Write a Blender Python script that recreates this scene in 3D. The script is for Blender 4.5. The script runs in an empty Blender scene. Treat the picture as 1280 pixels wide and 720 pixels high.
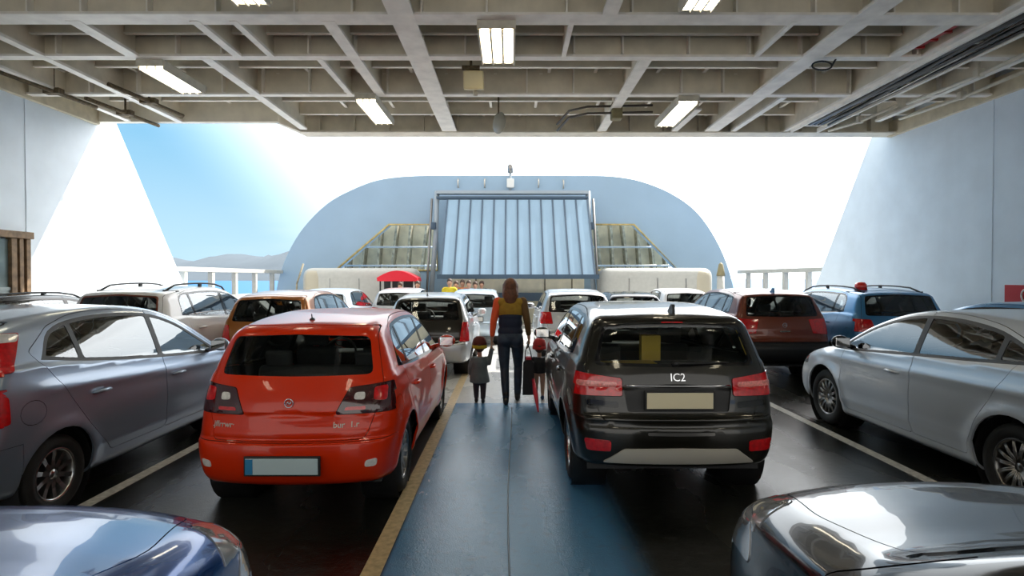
import bpy, bmesh, math, random
import numpy as np
from mathutils import Vector, Matrix
random.seed(7)
SC = bpy.context.scene
COL = SC.collection
PI = math.pi

# ------------------------------------------------------------------ materials
MATS = {}
def _new(name):
    m = bpy.data.materials.new(name); m.use_nodes = True
    nt = m.node_tree
    return m, nt, nt.nodes['Principled BSDF']

def mat(name, col, rough=0.5, metal=0.0, coat=0.0, spec=0.5, emit=None, es=0.0, noise=0.0, nscale=8.0, bump=0.0, bscale=60.0, trans=0.0, alpha=1.0, coat_r=0.03):
    """procedural principled material with a soft colour mottling and a fine bump"""
    if name in MATS: return MATS[name]
    m, nt, b = _new(name)
    b.inputs['Base Color'].default_value = (*col, 1)
    b.inputs['Roughness'].default_value = rough
    b.inputs['Metallic'].default_value = metal
    b.inputs['Coat Weight'].default_value = coat
    b.inputs['Coat Roughness'].default_value = coat_r
    b.inputs['Specular IOR Level'].default_value = spec
    b.inputs['Transmission Weight'].default_value = trans
    if emit is not None:
        b.inputs['Emission Color'].default_value = (*emit, 1)
        b.inputs['Emission Strength'].default_value = es
    tc = nt.nodes.new('ShaderNodeTexCoord')
    if noise:
        n = nt.nodes.new('ShaderNodeTexNoise'); n.inputs['Scale'].default_value = nscale; n.inputs['Detail'].default_value = 4
        nt.links.new(tc.outputs['Object'], n.inputs['Vector'])
        mr = nt.nodes.new('ShaderNodeMapRange')
        mr.inputs['From Min'].default_value = .3; mr.inputs['From Max'].default_value = .7
        mr.inputs['To Min'].default_value = 1-noise; mr.inputs['To Max'].default_value = 1+noise
        nt.links.new(n.outputs['Fac'], mr.inputs['Value'])
        mx = nt.nodes.new('ShaderNodeMix'); mx.data_type = 'RGBA'; mx.blend_type = 'MULTIPLY'
        mx.inputs['Factor'].default_value = 1
        mx.inputs['A'].default_value = (*col, 1)
        nt.links.new(mr.outputs['Result'], mx.inputs['B'])
        nt.links.new(mx.outputs['Result'], b.inputs['Base Color'])
    if bump:
        n2 = nt.nodes.new('ShaderNodeTexNoise'); n2.inputs['Scale'].default_value = bscale; n2.inputs['Detail'].default_value = 3
        nt.links.new(tc.outputs['Object'], n2.inputs['Vector'])
        bp = nt.nodes.new('ShaderNodeBump'); bp.inputs['Strength'].default_value = bump; bp.inputs['Distance'].default_value = .01
        nt.links.new(n2.outputs['Fac'], bp.inputs['Height']); nt.links.new(bp.outputs['Normal'], b.inputs['Normal'])
    MATS[name] = m
    return m

def paint(name, col, metal=0.0, rough=0.3, coat=.7):
    """car paint: coated outside, dark trim colour on the inner side of the sheet"""
    if name in MATS: return MATS[name]
    m, nt, b = _new(name)
    b.inputs['Base Color'].default_value = (*col, 1)
    b.inputs['Metallic'].default_value = metal
    b.inputs['Roughness'].default_value = rough
    b.inputs['Coat Weight'].default_value = coat; b.inputs['Specular IOR Level'].default_value = .5 if coat > .6 else .25
    b.inputs['Coat Roughness'].default_value = 0.02
    n = nt.nodes.new('ShaderNodeTexNoise'); n.inputs['Scale'].default_value = 900
    tc = nt.nodes.new('ShaderNodeTexCoord'); nt.links.new(tc.outputs['Object'], n.inputs['Vector'])
    mr = nt.nodes.new('ShaderNodeMapRange'); mr.inputs['To Min'].default_value = rough-.04; mr.inputs['To Max'].default_value = rough+.04
    nt.links.new(n.outputs['Fac'], mr.inputs['Value']); nt.links.new(mr.outputs['Result'], b.inputs['Roughness'])
    g = nt.nodes.new('ShaderNodeNewGeometry')
    d = nt.nodes.new('ShaderNodeBsdfDiffuse'); d.inputs['Color'].default_value = (.05, .05, .052, 1)
    ms = nt.nodes.new('ShaderNodeMixShader')
    nt.links.new(g.outputs['Backfacing'], ms.inputs['Fac'])
    nt.links.new(b.outputs['BSDF'], ms.inputs[1]); nt.links.new(d.outputs['BSDF'], ms.inputs[2])
    nt.links.new(ms.outputs['Shader'], nt.nodes['Material Output'].inputs['Surface'])
    MATS[name] = m
    return m

def glass(name, tint=(.55, .62, .6), refl=1.0):
    """thin tinted pane: transparent body with fresnel mirror reflection"""
    if name in MATS: return MATS[name]
    m, nt, b = _new(name); nt.nodes.remove(b)
    t = nt.nodes.new('ShaderNodeBsdfTransparent'); t.inputs['Color'].default_value = (*tint, 1)
    g = nt.nodes.new('ShaderNodeBsdfGlossy'); g.inputs['Roughness'].default_value = 0.01
    g.inputs['Color'].default_value = (.95, .98, 1, 1)
    f = nt.nodes.new('ShaderNodeFresnel'); f.inputs['IOR'].default_value = 1.55
    mu = nt.nodes.new('ShaderNodeMath'); mu.operation = 'MULTIPLY'; mu.inputs[1].default_value = refl; mu.use_clamp = True
    nt.links.new(f.outputs['Fac'], mu.inputs[0])
    ms = nt.nodes.new('ShaderNodeMixShader'); nt.links.new(mu.outputs[0], ms.inputs['Fac'])
    nt.links.new(t.outputs['BSDF'], ms.inputs[1]); nt.links.new(g.outputs['BSDF'], ms.inputs[2])
    nt.links.new(ms.outputs['Shader'], nt.nodes['Material Output'].inputs['Surface'])
    MATS[name] = m
    return m

# ------------------------------------------------------------------ objects
def tag(o, label=None, cat=None, group=None, kind=None):
    if label: o['label'] = label
    if cat: o['category'] = cat
    if group: o['group'] = group
    if kind: o['kind'] = kind
    return o

def empty(name, loc=(0, 0, 0), rz=0.0, label=None, cat=None, group=None):
    o = bpy.data.objects.new(name, None); COL.objects.link(o)
    o.location = loc; o.rotation_euler = (0, 0, rz); o.empty_display_size = .2
    return tag(o, label, cat, group)

def obj(name, me, mats, parent=None):
    o = bpy.data.objects.new(name, me); COL.objects.link(o)
    if not isinstance(mats, (list, tuple)): mats = [mats]
    if not me.materials:
        for m in mats: me.materials.append(m)
    if parent is not None: o.parent = parent
    return o

class MB:
    """collects shapes into one bmesh"""
    def __init__(s): s.bm = bmesh.new(); s.mi = 0
    def _tag(s, fs):
        for f in fs: f.material_index = s.mi
    def box(s, c, size, rot=None, bev=0.0, seg=2):
        r = bmesh.ops.create_cube(s.bm, size=1)
        vs = r['verts']
        bmesh.ops.scale(s.bm, vec=size, verts=vs)
        if bev:
            es = list({e for v in vs for e in v.link_edges})
            rb = bmesh.ops.bevel(s.bm, geom=es, offset=min(bev, min(size)*.49), segments=seg, affect='EDGES', profile=.6)
            vs = list({v for f in rb['faces'] for v in f.verts} | {v for v in vs if v.is_valid})
        if rot is not None: bmesh.ops.rotate(s.bm, cent=(0, 0, 0), matrix=rot, verts=vs)
        bmesh.ops.translate(s.bm, vec=c, verts=vs)
        s._tag({f for v in vs for f in v.link_faces}); return vs
    def bb(s, x0, x1, y0, y1, z0, z1, bev=0.0):
        return s.box(((x0+x1)/2, (y0+y1)/2, (z0+z1)/2), (abs(x1-x0), abs(y1-y0), abs(z1-z0)), None, bev)
    def tube(s, pts, r, n=8, cap=True):
        pts = [Vector(p) for p in pts]
        rs = r if isinstance(r, (list, tuple)) else [r]*len(pts)
        rings = []; up = Vector((0, 0, 1)); prev = None
        for i, p in enumerate(pts):
            d = (pts[min(i+1, len(pts)-1)] - pts[max(i-1, 0)]).normalized()
            if prev is None:
                a = d.cross(up)
                if a.length < .1: a = d.cross(Vector((1, 0, 0)))
                a.normalize()
            else:
                a = (prev - d*prev.dot(d)).normalized()
            prev = a; b = d.cross(a)
            rings.append([s.bm.verts.new(p + (a*math.cos(t)+b*math.sin(t))*rs[i]) for t in [2*PI*k/n for k in range(n)]])
        fs = []
        for i in range(len(rings)-1):
            for k in range(n):
                fs.append(s.bm.faces.new((rings[i][k], rings[i][(k+1) % n], rings[i+1][(k+1) % n], rings[i+1][k])))
        for f in fs: f.smooth = True
        if cap:
            fs.append(s.bm.faces.new(rings[0][::-1])); fs.append(s.bm.faces.new(rings[-1]))
        s._tag(fs); return fs
    def lathe(s, prof, n=24, M=None, closed=False):
        """profile of (radius, height) turned about z then placed by matrix M"""
        M = M or Matrix()
        rings = []
        for (r, h) in prof:
            if r < 1e-5: rings.append([s.bm.verts.new(M @ Vector((0, 0, h)))])
            else: rings.append([s.bm.verts.new(M @ Vector((r*math.cos(2*PI*k/n), r*math.sin(2*PI*k/n), h))) for k in range(n)])
        fs = []
        pairs = list(zip(rings, rings[1:]))
        if closed: pairs.append((rings[-1], rings[0]))
        for a, b in pairs:
            for k in range(n):
                k2 = (k+1) % n
                if len(a) == 1 and len(b) == 1: continue
                if len(a) == 1: vs = (a[0], b[k2], b[k])
                elif len(b) == 1: vs = (a[k], a[k2], b[0])
                else: vs = (a[k], a[k2], b[k2], b[k])
                f = s.bm.faces.new(vs); f.smooth = True; fs.append(f)
        s._tag(fs); return fs
    def ball(s, c, r, seg=16, rot=None):
        rr = bmesh.ops.create_uvsphere(s.bm, u_segments=seg, v_segments=max(6, seg//2), radius=1)
        vs = rr['verts']
        bmesh.ops.scale(s.bm, vec=(r if isinstance(r, (tuple, list)) else (r, r, r)), verts=vs)
        if rot is not None: bmesh.ops.rotate(s.bm, cent=(0, 0, 0), matrix=rot, verts=vs)
        bmesh.ops.translate(s.bm, vec=c, verts=vs)
        fs = {f for v in vs for f in v.link_faces}
        for f in fs: f.smooth = True
        s._tag(fs); return vs
    def poly(s, pts):
        f = s.bm.faces.new([s.bm.verts.new(p) for p in pts]); f.material_index = s.mi; return f
    def prism(s, pts, vec):
        """extrude a planar polygon by a vector"""
        a = [s.bm.verts.new(p) for p in pts]; b = [s.bm.verts.new(Vector(p)+Vector(vec)) for p in pts]
        fs = [s.bm.faces.new(a[::-1]), s.bm.faces.new(b)]
        n = len(a)
        for i in range(n): fs.append(s.bm.faces.new((a[i], a[(i+1) % n], b[(i+1) % n], b[i])))
        s._tag(fs); return fs
    def build(s, name, mats, parent=None, smooth=None):
        bmesh.ops.recalc_face_normals(s.bm, faces=s.bm.faces)
        me = bpy.data.meshes.new(name)
        if smooth is not None:
            for f in s.bm.faces: f.smooth = smooth
        s.bm.to_mesh(me); s.bm.free()
        return obj(name, me, mats, parent)

def spline(pts, n=6, closed=False, corner=()):
    """catmull-rom through 2-D points; indices in corner stay sharp"""
    out = []; N = len(pts)
    rng = range(N if closed else N-1)
    for i in rng:
        p1 = np.array(pts[i], float); p2 = np.array(pts[(i+1) % N], float)
        p0 = np.array(pts[i-1], float) if (closed or i > 0) else 2*p1-p2
        p3 = np.array(pts[(i+2) % N], float) if (closed or i < N-2) else 2*p2-p1
        if i in corner: p0 = 2*p1-p2
        if (i+1) % N in corner: p3 = 2*p2-p1
        l = np.linalg.norm(p2-p1)
        m1 = (p2-p0)*(l/(np.linalg.norm(p2-p0)+1e-9)); m2 = (p3-p1)*(l/(np.linalg.norm(p3-p1)+1e-9))
        for k in range(n):
            t = k/n
            h = (2*t**3-3*t*t+1, t**3-2*t*t+t, -2*t**3+3*t*t, t**3-t*t)
            out.append(tuple(h[0]*p1+h[1]*m1+h[2]*p2+h[3]*m2))
    if not closed: out.append(tuple(pts[-1]))
    return out

def rpoly(pts, r=.03, n=3):
    """round the corners of a polygon"""
    out = []; N = len(pts)
    for i in range(N):
        p = np.array(pts[i], float); a = np.array(pts[i-1], float); b = np.array(pts[(i+1) % N], float)
        da = a-p; db = b-p; la = np.linalg.norm(da); lb = np.linalg.norm(db)
        rr = min(r, la*.45, lb*.45)
        q0 = p+da/la*rr; q1 = p+db/lb*rr
        for k in range(n+1):
            t = k/n
            out.append(tuple((1-t)**2*q0+2*t*(1-t)*p+t*t*q1))
    return out

def offset(pts, d):
    """grow a polygon outwards by d"""
    P = np.array(pts, float)
    area = .5*np.sum(P[:, 0]*np.roll(P[:, 1], -1)-np.roll(P[:, 0], -1)*P[:, 1])
    s = 1 if area > 0 else -1
    out = []
    for i in range(len(P)):
        e1 = P[i]-P[i-1]; e2 = P[(i+1) % len(P)]-P[i]
        n1 = np.array((e1[1], -e1[0]))/(np.linalg.norm(e1)+1e-9); n2 = np.array((e2[1], -e2[0]))/(np.linalg.norm(e2)+1e-9)
        if np.linalg.norm(e1) < 1e-7: n1 = n2
        if np.linalg.norm(e2) < 1e-7: n2 = n1
        n = n1+n2; n /= (np.linalg.norm(n)+1e-9)
        c = max(.5, float(n.dot(n1)))
        out.append(tuple(P[i]+n*s*d/c))
    return out

def in_poly(P, poly):
    x = P[:, 0]; y = P[:, 1]; r = np.zeros(len(P), bool)
    n = len(poly)
    for i in range(n):
        x1, y1 = poly[i]; x2, y2 = poly[(i+1) % n]
        if y1 == y2: continue
        r ^= ((y1 > y) != (y2 > y)) & (x < (x2-x1)*(y-y1)/(y2-y1)+x1)
    return r

def sd_poly(P, poly):
    """signed distance (negative inside)"""
    A = np.array(poly, float); B = np.roll(A, -1, axis=0)
    d = np.full(len(P), 1e9)
    for a, b in zip(A, B):
        e = b-a; l2 = e.dot(e)
        if l2 < 1e-12: continue
        w = P-a
        t = np.clip((w@e)/l2, 0, 1)
        q = w-t[:, None]*e
        d = np.minimum(d, (q*q).sum(1))
    d = np.sqrt(d)
    return np.where(in_poly(P, poly), -d, d)
# ------------------------------------------------------------------ cars
M_BLACK = mat('black_plastic', (.012, .012, .013), .45, bump=.15, bscale=300)
M_GLOSSBLK = mat('gloss_black', (.008, .008, .009), .08)
M_SEAM = mat('panel_gap', (.004, .004, .004), .8)
M_RUB = mat('tyre_rubber', (.014, .014, .014), .75, bump=.3, bscale=120)
M_CHROME = mat('chrome', (.75, .76, .78), .08, 1.0)
M_ALLOY = mat('alloy', (.62, .62, .62), .25, 1.0, noise=.08)
M_ALLOYG = mat('alloy_grey', (.30, .29, .28), .3, 1.0, noise=.1)
M_SEAT = mat('seat_cloth', (.035, .035, .04), .85, noise=.2, bump=.2, bscale=200)
M_SEATB = mat('seat_beige', (.35, .27, .13), .8, noise=.15)
M_TRIM = mat('dash_trim', (.03, .03, .032), .6)
M_RED = mat('lamp_red', (.62, .008, .012), .12, coat=1.0, noise=.25, nscale=30)
M_REDD = mat('lamp_dark_red', (.05, .006, .008), .1, coat=1.0, noise=.5, nscale=40)
M_LWHITE = mat('lamp_white', (.75, .73, .70), .12, coat=1.0, noise=.15, nscale=40)
M_AMBER = mat('lamp_amber', (.75, .22, .02), .12, coat=1.0)
M_SILVERTRIM = mat('silver_trim', (.66, .62, .54), .35, .15)
M_HEADL = mat('headlamp_clear', (.66, .68, .72), .07, .55, coat=1.0)
M_HEAD = glass('headlamp_glass', (.82, .84, .86), 1.3)
G_SIDE = glass('side_glass', (.50, .60, .62), 2.4)
G_REAR = glass('rear_glass', (.80, .84, .78), 1.1)
G_REARL = glass('rear_glass_clear', (.90, .92, .84), 1.2)
G_FRONT = glass('front_glass', (.90, .94, .92), 1.1)

def smax(a, b, r):
    h = np.maximum(r-np.abs(a-b), 0)/r
    return np.maximum(a, b)+h*h*r*.25

def sstep(e0, e1, x):
    t = np.clip((x-e0)/(e1-e0), 0, 1); return t*t*(3-2*t)

class Body:
    def __init__(s, S):
        s.S = S; s.L = S['L']; s.hw = S['hw']; s.H = S['H']
        s.poly = spline(S['side'], 5, True, S.get('corner', ()))
        s.g = .012; gy = np.arange(-.6, s.L+.7, s.g); gz = np.arange(-.1, s.H+.6, s.g)
        G = np.stack(np.meshgrid(gy, gz, indexing='ij'), -1).reshape(-1, 2)
        s.D = sd_poly(G, s.poly).reshape(len(gy), len(gz)); s.go = (gy[0], gz[0])
        by = [p[0] for p in S['belt']]; bz = [p[1] for p in S['belt']]
        s.belt = lambda y: np.interp(y, by, bz)
        s.cr = S.get('cr', .10); s.cf = S.get('cf', .24)
        s.roofw = S.get('roofw', .70)
        tz = np.array([0, .18, .32, .46, .60, .74, .86, 1.0])   # as fraction of belt height
        tw = np.array(S.get('sec', [.88, .915, .955, .985, 1.0, .995, .982, .945]))
        q = np.linspace(0, 1, 60)
        w = np.interp(q, tz, tw)
        k = np.ones(7)/7; w = np.convolve(np.pad(w, 3, 'edge'), k, 'valid')
        s.q = q; s.w = w
    def W(s, y, z):
        zb = s.belt(y)
        wl = np.interp(z/zb, s.q, s.w)
        t = np.clip((z-zb)/(s.H-zb), 0, 1.3)
        wu = s.w[-1]-.02*np.clip(t*12, 0, 1) - (s.w[-1]-.02-s.roofw)*(t**1.15)
        w = np.where(z < zb, wl, wu)
        pr = 1-s.S.get('tr', .08)*np.clip((.75-y)/.75, 0, 1.2)**2
        pf = 1-s.S.get('tf', .14)*np.clip((y-(s.L-1.1))/1.1, 0, 1.2)**2
        w = w*pr*pf*s.hw
        for wy in s.S['wheels']:
            d = np.hypot(y-wy, z-s.S['R'])
            w = w+s.S.get('flare', .018)*np.exp(-((d-s.S['R']*1.22)/.07)**2)
        for (ya, za, yb, zb2, amp, wd) in s.S.get('crease', ()):
            zl = za+(zb2-za)*(y-ya)/(yb-ya)
            m = sstep(ya-.15, ya+.15, y)*(1-sstep(yb-.15, yb+.15, y))
            u = (z-zl)/wd
            w = w+amp*m*np.exp(-u*u)
        return w
    def f(s, P):
        x = np.abs(P[:, 0]); y = P[:, 1]; z = P[:, 2]
        u2 = (x/s.hw)**2; u4 = u2*u2
        sh = -s.cr*(1-sstep(.3, s.L*.42, y))+s.cf*sstep(s.L*.5, s.L-.3, y)*(.35+.65*sstep(s.L-1.1, s.L-.2, y))
        yp = y+sh*(u2*.55+u4*.45)
        zp = z+.045*u2*sstep(.6, 1.0, z)
        a = np.clip((yp-s.go[0])/s.g, 0, s.D.shape[0]-1.001); b = np.clip((zp-s.go[1])/s.g, 0, s.D.shape[1]-1.001)
        ia = a.astype(int); ib = b.astype(int); ta = a-ia; tb = b-ib
        fp = (s.D[ia, ib]*(1-ta)+s.D[ia+1, ib]*ta)*(1-tb)+(s.D[ia, ib+1]*(1-ta)+s.D[ia+1, ib+1]*ta)*tb
        # step where the rear bumper stands proud of the tailgate
        for (z0, z1, y0, dd) in s.S.get('groove', ()):
            fp = fp+dd*np.exp(-((z-z0)/z1)**4)*(y < y0)
        fs = x-s.W(y, z)
        return smax(fp, fs, s.S.get('r', .10))
    def mesh(s, step):
        L, hw, H = s.L, s.hw, s.H
        bx0, bx1, by0, by1, bz0, bz1 = -(hw+.1), hw+.1, -.1, L+.1, .12, H+.1
        nx = max(12, int((bx1-bx0)/step/2)*2); ny = int((by1-by0)/step); nz = int((bz1-bz0)/step)
        idx = {}; pts = []; quads = []
        def vid(i, j, k):
            key = (i, j, k)
            if key not in idx:
                idx[key] = len(pts)
                pts.append((bx0+(bx1-bx0)*i/nx, by0+(by1-by0)*j/ny, bz0+(bz1-bz0)*k/nz))
            return idx[key]
        for i in range(nx):
            for j in range(ny):
                quads.append((vid(i, j, 0), vid(i, j+1, 0), vid(i+1, j+1, 0), vid(i+1, j, 0)))
                quads.append((vid(i, j, nz), vid(i+1, j, nz), vid(i+1, j+1, nz), vid(i, j+1, nz)))
        for i in range(nx):
            for k in range(nz):
                quads.append((vid(i, 0, k), vid(i+1, 0, k), vid(i+1, 0, k+1), vid(i, 0, k+1)))
                quads.append((vid(i, ny, k), vid(i, ny, k+1), vid(i+1, ny, k+1), vid(i+1, ny, k)))
        for j in range(ny):
            for k in range(nz):
                quads.append((vid(0, j, k), vid(0, j, k+1), vid(0, j+1, k+1), vid(0, j+1, k)))
                quads.append((vid(nx, j, k), vid(nx, j+1, k), vid(nx, j+1, k+1), vid(nx, j, k+1)))
        P = np.array(pts)
        core = np.stack([np.clip(P[:, 0], -hw*.45, hw*.45), np.clip(P[:, 1], .45, L-.55), np.clip(P[:, 2], .42, s.S.get('corez', .66))], 1)
        d = P-core; d /= np.linalg.norm(d, axis=1)[:, None]
        lo = np.zeros(len(P)); hi = np.full(len(P), 1.6)
        for _ in range(16):
            mid = (lo+hi)/2
            v = s.f(core+d*mid[:, None])
            ins = v < 0
            lo = np.where(ins, mid, lo); hi = np.where(ins, hi, mid)
        return core+d*((lo+hi)/2)[:, None], quads
    def normal(s, P):
        e = .004; g = np.zeros_like(P)
        for a in range(3):
            o = np.zeros(3); o[a] = e
            g[:, a] = s.f(P+o)-s.f(P-o)
        g /= (np.linalg.norm(g, axis=1)[:, None]+1e-9)
        return g
    def hit(s, a, b, n=22):
        """point where the segment a (inside) to b (outside) leaves the body"""
        a = np.array(a, float); b = np.array(b, float)
        lo, hi = 0., 1.
        for _ in range(n):
            m = (lo+hi)/2
            if s.f((a+(b-a)*m)[None])[0] < 0: lo = m
            else: hi = m
        return a+(b-a)*(lo+hi)/2
    def rear_ys(s, X, Z):
        X = np.array(X); Z = np.array(Z); lo = np.full(len(X), -1.); hi = np.full(len(X), s.L*.4)
        for _ in range(22):
            m = (lo+hi)/2; ins = s.f(np.stack([X, m, Z], 1)) < 0
            hi = np.where(ins, m, hi); lo = np.where(ins, lo, m)
        return hi
    def side_x(s, y, z): return float(s.hit((0, y, z), (2, y, z))[0])
    def rear_y(s, x, z): return float(s.hit((x, s.L*.4, z), (x, -1, z))[1])
    def front_y(s, x, z): return float(s.hit((x, s.L*.6, z), (x, s.L+1, z))[1])
    def top_z(s, x, y): return float(s.hit((x, y, .5), (x, y, 3))[2])

class Cutter:
    """plain polygon mesh whose faces can be split along outlines seen from one side"""
    def __init__(s, V, F):
        s.V = [tuple(map(float, v)) for v in V]; s.F = {i: list(f) for i, f in enumerate(F)}; s.n = len(s.F); s.e = {}
        for i, f in s.F.items(): s._link(i, f)
    def _link(s, i, f):
        for a, b in zip(f, f[1:]+f[:1]): s.e.setdefault((a, b) if a < b else (b, a), set()).add(i)
    def _unlink(s, i, f):
        for a, b in zip(f, f[1:]+f[:1]):
            k = (a, b) if a < b else (b, a); q = s.e.get(k)
            if q: q.discard(i)
    def split_edge(s, a, b, t):
        A, B = s.V[a], s.V[b]; n = len(s.V)
        s.V.append((A[0]+(B[0]-A[0])*t, A[1]+(B[1]-A[1])*t, A[2]+(B[2]-A[2])*t))
        fs = s.e.pop((a, b) if a < b else (b, a))
        s.e[(a, n)] = set(fs); s.e[(b, n)] = set(fs)
        for i in fs:
            f = s.F[i]; k = f.index(a)
            if f[(k+1) % len(f)] == b: f.insert(k+1, n)
            else: f.insert(k, n) if k > 0 else f.append(n)
        return n
    def split_face(s, i, ax, ay, ex, ey, I, J):
        f = s.F[i]; V = s.V
        d = [(V[v][J]-ay)*ex-(V[v][I]-ax)*ey for v in f]
        hits = []; new = []
        m = len(f); lst = list(f)
        for k in range(m):
            a, b = lst[k], lst[(k+1) % m]; da, db = d[k], d[(k+1) % m]
            if abs(da) < 1e-5: hits.append(a)
            elif abs(db) >= 1e-5 and da*db < 0: hits.append(s.split_edge(a, b, da/(da-db)))
        if len(hits) != 2: return [i]
        f = s.F[i]; p, q = f.index(hits[0]), f.index(hits[1])
        if p > q: p, q = q, p
        if q-p < 2 or len(f)-(q-p) < 2: return [i]
        f1 = f[p:q+1]; f2 = f[q:]+f[:p+1]
        s._unlink(i, f); j = s.n; s.n += 1
        s.F[i] = f1; s.F[j] = f2; s._link(i, f1); s._link(j, f2)
        return [i, j]

def cut_region(ct, proj, poly, sgn, L):
    """cut the polygon's outline into the faces it crosses"""
    P = np.array(poly); lo = P.min(0)-.02; hi = P.max(0)+.02
    I, J = {'side': (1, 2), 'top': (0, 1)}.get(proj, (0, 2)); V = ct.V
    def ok(f):
        n = len(f)
        if proj == 'side': return sum(V[v][0] for v in f)/n*sgn >= .12
        if proj == 'rear': return sum(V[v][1] for v in f)/n <= L*.38
        if proj == 'front': return sum(V[v][1] for v in f)/n >= L*.45
        return sum(V[v][2] for v in f)/n >= .6
    def rec(i):
        a = [V[v][I] for v in ct.F[i]]; b = [V[v][J] for v in ct.F[i]]
        return (i, min(a), max(a), min(b), max(b))
    cand = []
    for i, f in ct.F.items():
        c = V[f[0]]
        if c[I] < lo[0]-.25 or c[I] > hi[0]+.25 or c[J] < lo[1]-.25 or c[J] > hi[1]+.25: continue
        r = rec(i)
        if r[2] < lo[0] or r[1] > hi[0] or r[4] < lo[1] or r[3] > hi[1]: continue
        if ok(f): cand.append(r)
    n = len(poly)
    for k in range(n):
        ax, ay = map(float, poly[k]); bx, by = map(float, poly[(k+1) % n]); ex, ey = bx-ax, by-ay; l = math.hypot(ex, ey)
        if l < 1e-6: continue
        ex /= l; ey /= l
        x0, x1, y0, y1 = min(ax, bx)-.002, max(ax, bx)+.002, min(ay, by)-.002, max(ay, by)+.002
        out = []; 
        for r in cand:
            if r[2] < x0 or r[1] > x1 or r[4] < y0 or r[3] > y1: out.append(r); continue
            f = ct.F[r[0]]
            tt = [(V[v][I]-ax)*ex+(V[v][J]-ay)*ey for v in f]; dd = [(V[v][J]-ay)*ex-(V[v][I]-ax)*ey for v in f]
            if max(tt) > -.002 and min(tt) < l+.002 and max(dd) > 1e-5 and min(dd) < -1e-5:
                out.extend(rec(q) for q in ct.split_face(r[0], ax, ay, ex, ey, I, J))
            else: out.append(r)
        cand = out

def export_part(body, V, N, faces, name, m, parent, off=0.0, skirt=.02, both=None):
    """one region as its own mesh, moved along the normals, its rim turned inwards"""
    used = sorted({i for f in faces for i in f}); mp = {v: k for k, v in enumerate(used)}
    vs = V[used]+N[used]*off; ns = N[used]
    fs = [[mp[i] for i in f] for f in faces]
    ec = {}
    for f in fs:
        for a, b in zip(f, f[1:]+f[:1]):
            k = (min(a, b), max(a, b)); ec.setdefault(k, []).append((a, b))
    vl = [tuple(v) for v in vs]; nl = [tuple(n) for n in ns]
    nf = len(fs); dup = {}
    if skirt:
        for k, l in ec.items():
            if len(l) == 1:
                a, b = l[0]
                q = []
                for i in (a, b):
                    if i not in dup:
                        dup[i] = len(vl); vl.append(tuple(vs[i]-ns[i]*skirt)); nl.append(nl[i])
                fs.append([b, a, dup[a], dup[b]])
    me = bpy.data.meshes.new(name)
    me.from_pydata(vl, [], fs); 
    me.polygons.foreach_set('use_smooth', [True]*len(fs))
    me.update()
    # shell faces use the analytic normals, rim faces their own
    ln = np.zeros((len(me.loops), 3), 'f')
    k = 0
    for p in me.polygons:
        for li in p.loop_indices:
            vi = me.loops[li].vertex_index
            ln[li] = nl[vi] if p.index < nf else p.normal
    me.normals_split_custom_set(ln)
    return obj(name, me, m, parent)

def make_wheel(R, w, style, matr):
    """tyre and rim meshes, axis along +x (outside)"""
    rx = Matrix.Rotation(PI/2, 4, 'Y')
    t = MB(); h = w/2; ri = R*.66
    t.lathe([(ri, -h*.8), (R*.80, -h), (R*.94, -h*.9), (R, -h*.6), (R, h*.6), (R*.94, h*.9), (R*.80, h), (ri*1.02, h*.85), (ri*.98, h*.5), (ri*.96, -h*.5)], 40, rx, closed=True)
    me_t = bpy.data.meshes.new('tyre'); bmesh.ops.recalc_face_normals(t.bm, faces=t.bm.faces); t.bm.to_mesh(me_t); t.bm.free()
    r = MB()
    r.lathe([(ri*1.0, h*.83), (ri*.96, h*.86), (ri*.90, h*.70), (ri*.88, -h*.6)], 40, rx)
    r.lathe([(0, h*.62), (R*.13, h*.60), (R*.14, h*.40), (R*.14, 0)], 16, rx)
    n = {'five': 5, 'multi': 10, 'mesh': 14, 'cover': 7}[style]
    for k in range(n):
        a = 2*PI*k/n
        rot = Matrix.Rotation(a, 3, 'X')
        if style == 'mesh':
            for s_ in (-1, 1):
                q = Matrix.Rotation(a+s_*.20, 3, 'X')
                p0 = Matrix.Rotation(a, 3, 'X') @ Vector((h*.55, 0, R*.12)); p1 = q @ Vector((h*.66, 0, ri*.93))
                r.tube([p0, (p0+p1)/2+Vector((h*.12, 0, 0)), p1], [.012, .010, .011], 5)
        else:
            wd = {'five': .06, 'multi': .032, 'cover': .055}[style]*R/.31
            pr = [(-wd*.75, R*.10), (wd*.75, R*.10), (wd*.5, ri*.55), (wd*.62, ri*.93), (-wd*.62, ri*.93), (-wd*.5, ri*.55)]
            pts = [rot @ Vector((h*(.60 if i not in (3, 4) else .72), a_, b_)) for i, (a_, b_) in enumerate(pr)]
            r.prism(pts, rot @ Vector((-.025, 0, 0)))
    r.mi = 1
    r.lathe([(ri*.9, -h*.2), (R*.3, -h*.15), (0, -h*.15)], 24, rx)       # brake / dark backing
    me_r = bpy.data.meshes.new('rim'); bmesh.ops.recalc_face_normals(r.bm, faces=r.bm.faces); r.bm.to_mesh(me_r); r.bm.free()
    me_t.materials.append(M_RUB); me_r.materials.append(matr); me_r.materials.append(M_BLACK)
    return me_t, me_r

def sym(pts):
    return [p for p in pts]+[(-x, z) for (x, z) in pts[::-1] if abs(x) > 1e-6]

def mir(poly): return [(-x, z) for (x, z) in poly]

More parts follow.
